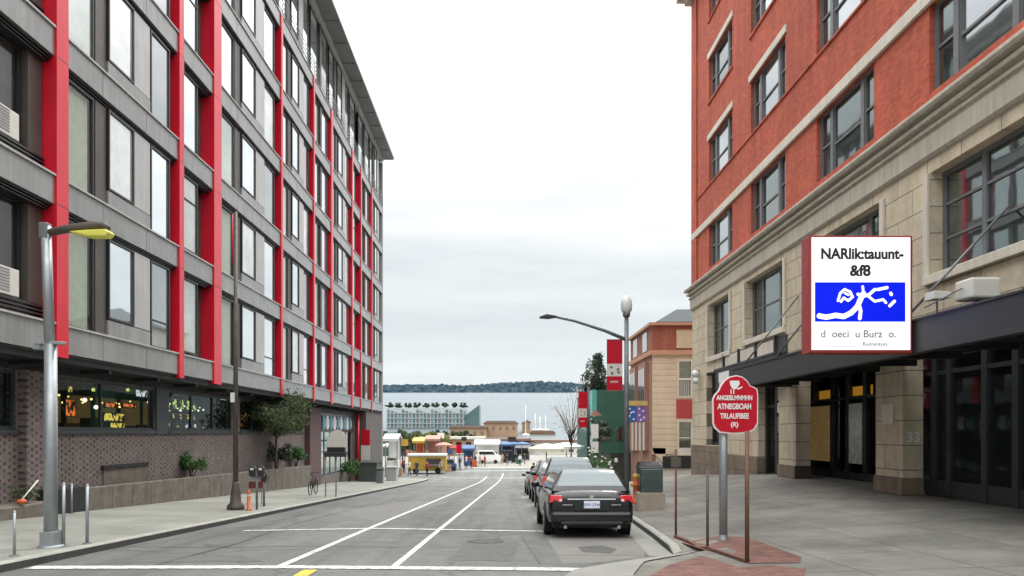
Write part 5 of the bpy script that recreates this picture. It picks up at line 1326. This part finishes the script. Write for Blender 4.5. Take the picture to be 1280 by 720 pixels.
# ================================================================== market at the bottom of the street
ZM = zroad(95)
def umbrella(label, x, y, w, h, mat, g='market umbrellas', flat=.35):
    z = zroad(y); t = thing('market_umbrella', label, 'umbrella', (x, y, z), g)
    M().tube([(x, y, z), (x, y, z + h + flat)], .04, 8).build('pole', MAT['steel'], t)
    c = M(); c.lathe([(w, h - .22), (w*1.0, h), (w*.55, h + flat*.62), (.05, h + flat)], (x, y, z), 8, sm=False); c.build('canopy', mat, t)
    M().lathe([(.3, 0), (.3, .1), (.06, .14)], (x, y, z), 12).build('base', MAT['darkframe'], t)
def stall(name, label, cat, x0, x1, y, h, body, roofm, group, counter=True, depth=2.4):
    z = zroad(y); t = thing(name, label, cat, ((x0+x1)/2, y, z), group)
    p = M()
    for xx in (x0+.06, x1-.06):
        for yy_ in (y, y + depth): p.box(xx-.05, xx+.05, yy_-.05, yy_+.05, z, z + h)
    p.build('frame', MAT['steel'], t)
    M().box(x0, x1, y + .06, y + depth*.7, z + .1, z + h*.42).build('counter', body, t)
    M().box(x0+.1, x1-.1, y + depth - .1, y + depth, z + .4, z + h - .1).build('back_cloth', body, t)
    r = M(); r.prism([(y-.5, z+h-.35), (y-.5, z+h-.05), (y+depth*.5, z+h+.45), (y+depth+.3, z+h-.05), (y+depth+.3, z+h-.15), (y+depth*.5, z+h+.35), (y-.45, z+h-.1)], 'x', x0-.15, x1+.15); r.build('awning', roofm, t)
    g_ = M(); rn_ = random.Random(int(abs(x0*10)))
    for i in range(10): g_.box(x0+.2+i*(x1-x0-.4)/10, x0+.2+(i+.7)*(x1-x0-.4)/10, y+.1, y+.5, z+h*.42, z+h*.42+rn_.uniform(.12,.35))
    g_.build('goods', [MAT['orange'], ][0] if int(x0) % 2 else MAT['leaf_g'], t); return t
G_ = 'market stalls at the bottom of the street'
Y = 84.0
# yellow food truck
x0, x1 = PX(509, Y), PX(557, Y); z = zroad(Y)
ft_ = thing('food_truck', 'yellow food truck with white roof parked at the bottom of the street', 'truck', ((x0+x1)/2, Y, z))
M().box(x0 + .1, x1, Y, Y + 2.3, z + .35, z + 2.05).build('body', MAT['ygreen'], ft_, bevel=.06)
M().box(x0 + .05, x1 + .05, Y - .1, Y + 2.4, z + 2.05, z + 2.35).build('roof', MAT['white_p'], ft_, bevel=.06)
M().box(x0 + 2.2, x1 - .5, Y - .03, Y + .0, z + 1.1, z + 1.8).build('serving_hatch', MAT['room'], ft_); M().box(x0 + .4, x0 + 1.2, Y - .03, Y, z + .6, z + 1.9).build('door', MAT['hyd'], ft_); M().box(x0 + 2.1, x1 - .4, Y - .5, Y - .01, z + 1.0, z + 1.08).build('shelf', MAT['steel'], ft_)
for wx in (x0 + 1.0, x1 - .9): M().lathe([(.33, -.02), (.36, .02), (.36, .2), (.33, .22)], (wx, Y - .06, z + .36), 16, axis='y').build('wheel', MAT['tyre'], ft_)
stall('market_stall', 'white canopied stall beside the corner of the apartment building', 'stall', PX(481, 78), PX(497, 78), 78, 4.2, MAT['white_p'], MAT['white_p'], G_)
stall('market_stall', 'coral canopied stall behind the yellow truck', 'stall', PX(533, 100), PX(549, 100), 100, 4.0, MAT['stallpink'], MAT['stallpink'], G_)
stall('market_stall', 'orange fronted stall with yellow awning behind the yellow truck', 'stall', PX(517, 100), PX(530, 100), 100, 3.7, MAT['orange'], MAT['hyd'], G_)
stall('market_stall', 'blue kiosk stall in the middle of the market row', 'stall', PX(577, 104), PX(592, 104), 104, 2.6, MAT['stallblue'], MAT['stallblue'], G_)
stall('market_stall', 'stall with long white awning right of the blue kiosk', 'stall', PX(594, 118), PX(624, 118), 118, 3.2, MAT['white_p'], MAT['white_p'], G_)
stall('market_stall', 'dark blue awning stall at the right end of the market row', 'stall', PX(627, 122), PX(644, 122), 122, 2.9, MAT['paintnavy'], MAT['stallblue'], G_)
stall('market_stall', 'dark stall under the pier shed at the far right', 'stall', PX(645, 126), PX(662, 126), 126, 2.2, MAT['darkframe'], MAT['darkframe'], G_)
z = zroad(95); x0 = PX(571, 95)
t = thing('white_kiosk', 'narrow white kiosk box left of the blue stall', 'kiosk', (x0 + .4, 95, z)); M().box(x0, x0 + .85, 95, 96, z, z + 1.9).build('cabinet', MAT['white_p'], t, bevel=.03); M().box(x0 + .15, x0 + .7, 94.96, 95, z + .9, z + 1.5).build('window', MAT['greyink'], t); M().box(x0 - .08, x0 + .93, 94.9, 96.1, z + 1.9, z + 2.05).build('lid', MAT['panel2'], t)
def van(label, x0, x1, y, mat, h=1.5):
    z = zroad(y); t = thing('parked_van', label, 'van', ((x0+x1)/2, y, z), 'vehicles at the market')
    L_ = x1 - x0
    M().prism([(x0, z+.3), (x1, z+.3), (x1, z+h*.62), (x1-L_*.18, z+h*.68), (x1-L_*.3, z+h), (x0+.1, z+h), (x0, z+h*.8)], 'y', y, y+1.7).build('body', mat, t, bevel=.05)
    M().prism([(x1-L_*.21, z+h*.7), (x1-L_*.31, z+h*.95), (x0+.25, z+h*.95), (x0+.25, z+h*.7)], 'y', y-.01, y+.0).build('side_window', MAT['carglass'], t)
    for wx in (x0+L_*.2, x1-L_*.2): M().lathe([(.28, 0), (.31, .03), (.31, .2)], (wx, y-.03, z+.31), 14, axis='y').build('wheel', MAT['tyre'], t)
van('small blue car in front of the market between the yellow truck and white kiosk', PX(557, 90), PX(570, 90), 90, MAT['stallblue'], 1.5)
van('white van in front of the long white awning stall', PX(597, 112), PX(625, 112), 112, MAT['white_p'], 2.0)
van('dark blue van right of the white van', PX(627, 116), PX(646, 116), 116, MAT['paintnavy'], 2.0)
umbrella('large cream market umbrella beyond the parked cars', PX(683, 52), 52, 1.32, 2.75, basic('cream_cloth', (.8,.76,.6), .8, var=.08))
umbrella('white market umbrella right of the cream one', PX(708, 60), 60, 1.5, 3.1, MAT['white_p'])
umbrella('yellow green umbrella above the stalls behind the truck', PX(527, 108), 108, 1.5, 3.9, MAT['gglow'] if False else basic('lime_cloth', (.2,.23,.06), .8))
umbrella('red umbrella between the truck and the white kiosk', PX(568, 100), 100, .8, 2.7, basic('dull_red_cloth', (.3,.03,.035), .8))
def board_sign(label, px, Y, top, w, h, mat):
    x = PX(px, Y); z = zroad(Y); t = thing('board_sign', label, 'sign', (x, Y, z), 'sign boards around the market')
    zt = PZ(top, Y); M().tube([(x, Y, z), (x, Y, zt)], .05, 6).build('post', MAT['darkframe'], t)
    M().box(x - w/2, x + w/2, Y - .1, Y - .04, zt - h, zt).build('panel', mat, t)
for a in (('blue sign board on a post left of the small blue car', 562, 92, 561, .8, .7, MAT['stallblue']), ('red sign board on a post left of the blue kiosk', 574, 93, 556, .7, 1.1, MAT['signcrim']),
          ('yellow sign board on a tall post at the corner of the stalls', 506, 86, 549, .8, .8, MAT['hyd']), ('white sign board on a post by the terracotta shed', 512, 110, 547, 1.2, .9, MAT['white_p']),
          ('white sign board on a post above the coral stall', 551, 104, 541, 1.0, .8, MAT['white_p']), ('dark sign board on a tall post near the dark stall', 640, 112, 546, 1.3, .8, MAT['darkframe']),
          ('small dark sign board on a post above the white kiosk', 580, 108, 546, .8, .6, MAT['darkframe'])): board_sign(*a)
umbrella('white umbrella over the left end of the market row', PX(488, 92), 92, 1.3, 3.2, MAT['white_p'])
umbrella('orange umbrella at the right end of the yellow truck', PX(555, 96), 96, 1.2, 3.2, MAT['stallpink'])
umbrella('blue umbrella right of the dark blue van', PX(652, 118), 118, 1.5, 3.0, MAT['stallblue'])
def crates(label, px, Y, n, mat):
    x = PX(px, Y); z = zroad(Y); t = thing('crate_stack', label, 'crates', (x, Y, z), 'stacked crates around the market'); rn_ = random.Random(int(px))
    for i in range(n):
        b = M(); dx = rn_.uniform(-.06, .06); zz = z + i * .32
        b.box(x-.35+dx, x+.35+dx, Y-.25, Y+.25, zz, zz + .06); b.box(x-.35+dx, x-.31+dx, Y-.25, Y+.25, zz+.06, zz+.3); b.box(x+.31+dx, x+.35+dx, Y-.25, Y+.25, zz+.06, zz+.3); b.box(x-.31+dx, x+.31+dx, Y-.25, Y-.21, zz+.06, zz+.3); b.box(x-.31+dx, x+.31+dx, Y+.21, Y+.25, zz+.06, zz+.3)
        b.build('crate', mat, t)
for a in (('brown crates stacked between the coral stall and small blue car', 560, 88, 3, MAT['shed']), ('dark crates stacked left of the blue kiosk', 575, 100, 4, MAT['darkframe']), ('orange crates stacked right of the blue kiosk', 593, 101, 3, MAT['orange']), ('brown crates stacked by the white stall', 499, 79, 3, MAT['shed']), ('green crates stacked right of the dark blue van', 647, 112, 3, MAT['darkgreen'])): crates(*a)
# trees behind the market
tree('market_tree', 'dark leaved tree behind the yellow truck', 'tree', (PX(518, 110), 110, ZM), 2.4, 3.2, (2.2, 2.2, 1.6), MAT['leaf'], 26, 2400, .2, 31, 'trees behind the market', tr=.15)
tree('market_tree', 'yellow green tree behind the coral stall', 'tree', (PX(543, 125), 125, ZM), 2.6, 3.8, (2.4, 2.2, 1.2), leafmat('leaf_yellow', (.1,.13,.02), (.25,.27,.06)), 22, 2000, .2, 32, 'trees behind the market', tr=.15)
tree('market_tree', 'brownish tree beside the corner of the apartment building', 'tree', (PX(503, 96), 96, ZM), 2.6, 3.6, (1.2, 1.2, 1.6), MAT['leaf'], 22, 1500, .18, 33, 'trees behind the market', tr=.15)

# people
def person_mesh(name, pose, shirt, trousers, hair):
    J, E = [], []
    def j(p, r): J.append((p, r)); return len(J) - 1
    st = pose
    pel = j((0,0,.95), (.14,.11)); wa = j((0,0,1.12), (.125,.095)); ch = j((0,.01,1.34), (.16,.11)); nk = j((0,.01,1.5), (.06,.06)); hd = j((0,-.01,1.6), (.085,.095)); tp_ = j((0,-.005,1.72), (.075,.085))
    E += [(pel,wa),(wa,ch),(ch,nk),(nk,hd),(hd,tp_)]
    for s in (-1, 1):
        sh = j((s*.19,.01,1.42), (.06,.06)); el = j((s*.24,.03+.03*st*s,1.14), (.045,.045)); wr = j((s*.24,-.08-.1*st*s,.92), (.032,.032)); ha = j((s*.235,-.12-.1*st*s,.84), (.035,.03))
        E += [(ch,sh),(sh,el),(el,wr),(wr,ha)]
        hp = j((s*.09,0,.88), (.09,.09)); kn = j((s*.1,-.04+.14*st*s,.5), (.062,.062)); an = j((s*.1,.04+.24*st*s,.1), (.042,.045)); ft2 = j((s*.11,-.12+.24*st*s,.04), (.04,.035))
        E += [(pel,hp),(hp,kn),(kn,an),(an,ft2)]
    me = bpy.data.meshes.new('sk'); me.from_pydata([p for p, _ in J], E, []); o = bpy.data.objects.new('sk', me); COL.objects.link(o)
    m = o.modifiers.new('s', 'SKIN')
    for i, (_, r) in enumerate(J): me.skin_vertices[0].data[i].radius = r
    me.skin_vertices[0].data[0].use_root = True
    s2 = o.modifiers.new('u', 'SUBSURF'); s2.levels = 1; s2.render_levels = 1
    dg = bpy.context.evaluated_depsgraph_get(); out_ = bpy.data.meshes.new_from_object(o.evaluated_get(dg)); bpy.data.objects.remove(o)
    out_.materials.clear()
    for mt in (shirt, trousers, MAT['skin'], hair): out_.materials.append(mt)
    for p in out_.polygons:
        c = p.center; p.use_smooth = True
        if c.z > 1.66 or (c.z > 1.57 and c.y > .02): p.material_index = 3
        elif c.z > 1.49 or (abs(c.x) > .2 and c.z < .95 and c.z > .78): p.material_index = 2
        elif c.z > .97 or (abs(c.x) > .2 and c.z > .78): p.material_index = 0
        elif c.z < .07: p.material_index = 3
        else: p.material_index = 1
    return out_
hairm = basic('dark_hair', (.02,.015,.012), .7)
PM = [person_mesh('person', .6, basic('shirt_dark', (.03,.03,.035), .8), basic('jeans', (.06,.08,.14), .8), hairm),
      person_mesh('person', -.5, basic('shirt_white', (.7,.7,.68), .8), MAT['trim'], hairm),
      person_mesh('person', .2, basic('shirt_red', (.45,.04,.05), .8), MAT['trim'], hairm),
      person_mesh('person', -.8, basic('shirt_tan', (.45,.33,.22), .8), basic('khaki', (.25,.2,.14), .8), hairm)]
PEOPLE = [(484,82,0,'in dark clothes by the white stall, nearest the building corner'),(490,80,1,'in a white top in front of the white stall'),(497,83,0,'in dark clothes just right of the white stall'),(504,86,2,'in a red top beside the left end of the yellow truck'),
          (561,98,3,'in a tan top behind the small blue car'),(594,102,0,'in dark clothes in front of the blue kiosk'),(600,100,3,'in a tan top walking beside the blue kiosk'),(606,101,2,'in a red top walking ahead of the white van'),
          (487,88,2,'in a red top between the white stall and the brown tree'),(493,76,3,'in a tan top crossing in front of the white stall'),(512,80,1,'in a white top at the left end of the yellow truck'),(521,79,0,'in dark clothes queuing at the yellow truck hatch'),
          (534,79,2,'in a red top ordering at the yellow truck hatch'),(552,82,3,'in a tan top just right of the yellow truck'),(575,92,0,'in dark clothes leaning on the white kiosk'),(583,98,1,'in a white top in front of the blue kiosk counter'),
          (589,97,2,'in a red top right of the blue kiosk counter'),(628,108,3,'in a tan top between the white and dark vans'),(634,106,0,'in dark clothes in front of the dark blue van'),(650,104,1,'in a white top near the dark stall'),(656,110,0,'in dark clothes near the dark stall'),
          (667,50,0,'in dark clothes on the street under the left of the cream umbrella'),(700,50,1,'in a white top under the right of the cream umbrella'),(566,90.5,2,'in a red top standing against the white kiosk')]
for px, y, v, lab in PEOPLE:
    o = bpy.data.objects.new('person', PM[v]); COL.objects.link(o); x = PX(px, y)
    o.location = (x, y, zroad(y) if y > 70 or x < 3.4 else zright(x, y)); o.rotation_euler = (0, 0, random.uniform(0, 6.28)); tag(o, 'person ' + lab, 'person', 'people at the market')

# ================================================================== pier buildings on the bay
def bz(Y): return zbay(Y)
Y = 290
ph = thing('pier_hotel', 'long pale waterfront building with glass gabled teal end', 'building', (PX(545, Y), Y, bz(Y)))
x0, x1, x2 = PX(483, Y), PX(583, Y), PX(599, Y); zb_, zt_ = PZ(536, Y), PZ(510, Y)
M().box(x0, x1, Y, Y + 20, bz(Y) - 2, zt_).build('wall', MAT['pierwhite'], ph)
M().prism([(x1, bz(Y) - 2), (x2, bz(Y) - 2), (x2, PZ(506, Y)), (x1 - 1, PZ(521, Y))], 'y', Y - .3, Y + 20).build('glass_end', MAT['pierteal'], ph)
for i in range(22):
    a = lerp(x0, x1, (i + .25) / 22); w = M()
    w.box(a, a + 1.0, Y - .12, Y - .02, zb_ + .5, zt_ - .7 - (i % 4) * .5)
    w.build('window_bay', [MAT['pierblue'], MAT['pierteal'], MAT['greywin']][(i * 7) % 3], ph)
    q = M()
    for j in range(1, 4): q.box(a - .35, a + 1.2, Y - .3, Y - .13, zb_ + j * 2.05, zb_ + j * 2.05 + .25)
    q.build('balcony', MAT['pierwhite'], ph)
M().box(x0, x2, Y - .6, Y - .1, zb_ - .6, zb_ + .2).build('podium', MAT['darkframe'], ph)
for i in range(9):
    px = 487 + i * 11.5; x = PX(px, Y + 8)
    tree('roof_tree', 'small dark tree on the terrace behind the pale waterfront building', 'tree', (x, Y + 8, zt_ - .6), 1.0, 1.9, (1.7, 1.5, 1.2), MAT['leaf_d'], 10, 260, .4, 50 + i, 'trees along the pale waterfront building', tr=.15)
def shed(label, pa, pb, Y, top, bot, ridge=True):
    x0, x1 = PX(pa, Y), PX(pb, Y); t = thing('pier_shed', label, 'shed', ((x0+x1)/2, Y, bz(Y)), 'brown sheds on the piers')
    zt = PZ(top, Y); M().box(x0, x1, Y, Y + 25, min(PZ(bot, Y), bz(Y)) - 2, zt - .8).build('wall', MAT['shed'], t)
    M().prism([(x0 - .4, zt - .8), (x1 + .4, zt - .8), (x1 - 1, zt), (x0 + 1, zt)], 'y', Y - .4, Y + 25.4).build('roof', MAT['shed_roof'], t)
    w = M(); n = max(2, int((x1 - x0) / 2.2))
    for i in range(n): w.box(lerp(x0, x1, (i+.25)/n), lerp(x0, x1, (i+.6)/n), Y - .08, Y - .01, zt - 3, zt - 1.9)
    w.build('window_row', MAT['shed_roof'], t)
shed('long low brown shed below the pale waterfront building', 562, 608, 232, 532, 552)
shed('larger brown pier shed with dark roof in the middle of the waterfront', 605, 647, 240, 526, 550)
shed('tall narrow brown shed beside the white mast', 655, 663, 250, 525, 550)
shed('low brown shed at the right end of the waterfront', 663, 694, 250, 538, 552)
def mast(label, px, Y, top):
    x = PX(px, Y); t = thing('sailing_boat', label, 'boat', (x, Y, bz(Y)), 'moored sailing boats')
    h = M(); z = bz(Y); h.hexa([(x-1.0,Y-4,z-.3),(x+1.0,Y-4,z-.3),(x+.3,Y+5,z-.3),(x-.3,Y+5,z-.3),(x-1.4,Y-4.4,z+1.1),(x+1.4,Y-4.4,z+1.1),(x+.1,Y+6,z+1.4),(x-.1,Y+6,z+1.4)]); h.build('hull', MAT['white_p'], t, bevel=.08)
    M().tube([(x, Y, z + 1), (x, Y, PZ(top, Y))], .13, 8).build('mast', MAT['white_p'], t); M().tube([(x, Y-.1, z + 2.4), (x, Y - 3.6, z + 2.5)], .08, 6).build('boom', MAT['white_p'], t)
    s = M(); 
    for d in (-1, 1): s.tube([(x + d*1.3, Y, z + 1.1), (x, Y, PZ(top, Y) - .4)], .03, 4)
    s.build('stay', MAT['steel'], t)
for px, Y, top, lab in ((657, 236, 507, 'tallest white masted boat left of the narrow brown shed'), (669, 262, 517, 'white masted boat just right of the narrow brown shed'), (675, 266, 521, 'short masted boat between the other two right hand boats'), (682, 262, 519, 'white masted boat farthest right at the pier')): mast(lab, px, Y, top)
# low waterfront sheds and hedge between the market and the pier buildings
def low(label, pa, pb, Y, top, mat, roofm, dep=14):
    x0, x1 = PX(pa, Y), PX(pb, Y); t = thing('waterfront_shed', label, 'shed', ((x0+x1)/2, Y, zroad(150)), 'low sheds behind the market')
    zt = PZ(top, Y); zb = min(zroad(150), bz(Y)) - .6
    M().box(x0, x1, Y, Y + dep, zb, zt - .5).build('wall', mat, t)
    M().box(x0 - .3, x1 + .3, Y - .4, Y + dep + .3, zt - .5, zt).build('roof', roofm, t)
    w = M(); n = max(3, int((x1 - x0) / 2.0))
    for i in range(n): w.box(lerp(x0, x1, (i+.2)/n), lerp(x0, x1, (i+.75)/n), Y - .06, Y - .01, zt - 2.6, zt - 1.1)
    w.build('window_row', MAT['carglass'], t)
low('long terracotta fronted shed behind the yellow truck and coral stall', 508, 556, 146, 545, basic('terracotta', (.42,.2,.12), .8, var=.25), MAT['shed'])
low('tan fronted shed with flat roof behind the blue kiosk', 556, 604, 152, 546, MAT['shed'], MAT['offwhite'])
low('dark shed behind the long white awning stall', 604, 662, 158, 548, MAT['darkframe'], MAT['shed_roof'])
low('pale shed at the right end behind the cream umbrella', 662, 720, 160, 550, MAT['offwhite'], MAT['shed_roof'])
low('dark green roofed shed by the corner of the apartment building', 470, 508, 150, 541, basic('green_shed', (.06,.1,.07), .7), MAT['darkgreen'])
for i in range(8):
    px = 488 + i * 13.5; x = PX(px, 190)
    tree('waterfront_tree', 'dark tree in the row along the water in front of the pale waterfront building', 'tree', (x, 190, -5.2), 2.0, 4.4, (2.3, 2.0, 1.3), MAT['leaf_d'] if i % 3 else MAT['leaf'], 12, 420, .35, 80 + i, 'trees in a row along the water', tr=.2)
# quay edge
q = M(); q.box(-80, 60, 176, 186, -7, zroad(150) + .5); tag(q.build('quay_path', MAT['kerb']), kind='structure')

# ================================================================== SKY, SUN, CAMERA
w = bpy.data.worlds.new('World'); sc.world = w; w.use_nodes = True; nt = w.node_tree
nd = nt.nodes; lk = nt.links
for n_ in list(nd): nd.remove(n_)
out_ = nd.new('ShaderNodeOutputWorld'); add = nd.new('ShaderNodeAddShader')
SUN_EL, SUN_AZ = R(52), R(26)
sky = nd.new('ShaderNodeTexSky'); sky.sky_type = 'NISHITA'; sky.sun_disc = False; sky.sun_elevation = SUN_EL; sky.sun_rotation = SUN_AZ
bg1 = nd.new('ShaderNodeBackground'); bg1.inputs['Strength'].default_value = .05; 
hs = nd.new('ShaderNodeHueSaturation'); hs.inputs['Saturation'].default_value = .25; hs.inputs['Value'].default_value = .45; lk.new(sky.outputs[0], hs.inputs['Color']); lk.new(hs.outputs[0], bg1.inputs['Color'])
tc = nd.new('ShaderNodeTexCoord'); sep = nd.new('ShaderNodeSeparateXYZ'); lk.new(tc.outputs['Generated'], sep.inputs[0])
# cloud deck luminance rises towards the zenith (overcast sky)
rp_ = nd.new('ShaderNodeValToRGB'); lk.new(sep.outputs['Z'], rp_.inputs[0]); e = rp_.color_ramp.elements
stops = [(0.0, (.42,.47,.48)), (.07, (.60,.64,.645)), (.15, (.53,.57,.58)), (.27, (.70,.72,.72)), (.42, (.95,.95,.95)), (.62, (2.4,2.4,2.42)), (1.0, (5.0,5.0,5.05))]
while len(e) < len(stops): e.new(.5)
for el, (p, c) in zip(e, stops): el.position = p; el.color = (*c, 1)
mp = nd.new('ShaderNodeMapping'); mp.inputs['Scale'].default_value = (1.2, 1.2, 9); lk.new(tc.outputs['Generated'], mp.inputs[0])
nz = nd.new('ShaderNodeTexNoise'); nz.inputs['Scale'].default_value = 1.7; nz.inputs['Detail'].default_value = 7; nz.inputs['Roughness'].default_value = .5; lk.new(mp.outputs[0], nz.inputs['Vector'])
r2 = nd.new('ShaderNodeValToRGB'); r2.color_ramp.elements[0].position = .36; r2.color_ramp.elements[0].color = (.86,.885,.90,1); r2.color_ramp.elements[1].position = .63; r2.color_ramp.elements[1].color = (1.12,1.11,1.1,1); lk.new(nz.outputs['Fac'], r2.inputs[0])
mx = nd.new('ShaderNodeMix'); mx.data_type = 'RGBA'; mx.blend_type = 'MULTIPLY'; mx.inputs[0].default_value = 1; lk.new(rp_.outputs[0], mx.inputs[6]); lk.new(r2.outputs[0], mx.inputs[7])
bg2 = nd.new('ShaderNodeBackground'); bg2.inputs['Strength'].default_value = 1.0; lk.new(mx.outputs[2], bg2.inputs['Color'])
lk.new(bg1.outputs[0], add.inputs[0]); lk.new(bg2.outputs[0], add.inputs[1]); lk.new(add.outputs[0], out_.inputs[0])
sd = bpy.data.lights.new('sun', 'SUN'); sd.energy = 1.5; sd.angle = R(14); sd.color = (1, .97, .92)
so_ = bpy.data.objects.new('sun', sd); COL.objects.link(so_)
dirv = Vector((math.sin(SUN_AZ) * math.cos(SUN_EL), math.cos(SUN_AZ) * math.cos(SUN_EL), math.sin(SUN_EL)))
so_.rotation_euler = dirv.to_track_quat('Z', 'Y').to_euler(); so_.location = (0, 0, 40)

# haze
hz = M(); hz.box(-6100, 6100, -60, 3300, -18, 290)
hm = bpy.data.materials.new('haze_air'); hm.use_nodes = True; t_ = hm.node_tree
for n_ in list(t_.nodes): t_.nodes.remove(n_)
vo_ = t_.nodes.new('ShaderNodeVolumePrincipled'); vo_.inputs['Density'].default_value = .000016; vo_.inputs['Color'].default_value = (.6,.75,.9,1); vo_.inputs['Anisotropy'].default_value = .2
mo = t_.nodes.new('ShaderNodeOutputMaterial'); t_.links.new(vo_.outputs[0], mo.inputs['Volume'])
HAZE = True
if HAZE: tag(hz.build('haze', hm), kind='stuff')

cam = bpy.data.cameras.new('camera'); cam.sensor_width = 36; cam.lens = 36 * F / 1280
cam.shift_x = (640 - VX) / 1280; cam.shift_y = (VY - 360) / 1280; cam.clip_start = .1; cam.clip_end = 12000
co = bpy.data.objects.new('camera', cam); COL.objects.link(co); co.location = (0, 0, 0); co.rotation_euler = (R(90), 0, 0); sc.camera = co
vs = sc.view_settings; vs.view_transform = 'Standard'; vs.look = 'None'; vs.gamma = 1; vs.use_curve_mapping = False; vs.exposure = .14
sc.render.film_transparent = False
sc.cycles.use_denoising = True; sc.cycles.max_bounces = 8; sc.cycles.transparent_max_bounces = 12; sc.cycles.sample_clamp_indirect = 6
sc.cycles.volume_bounces = 0
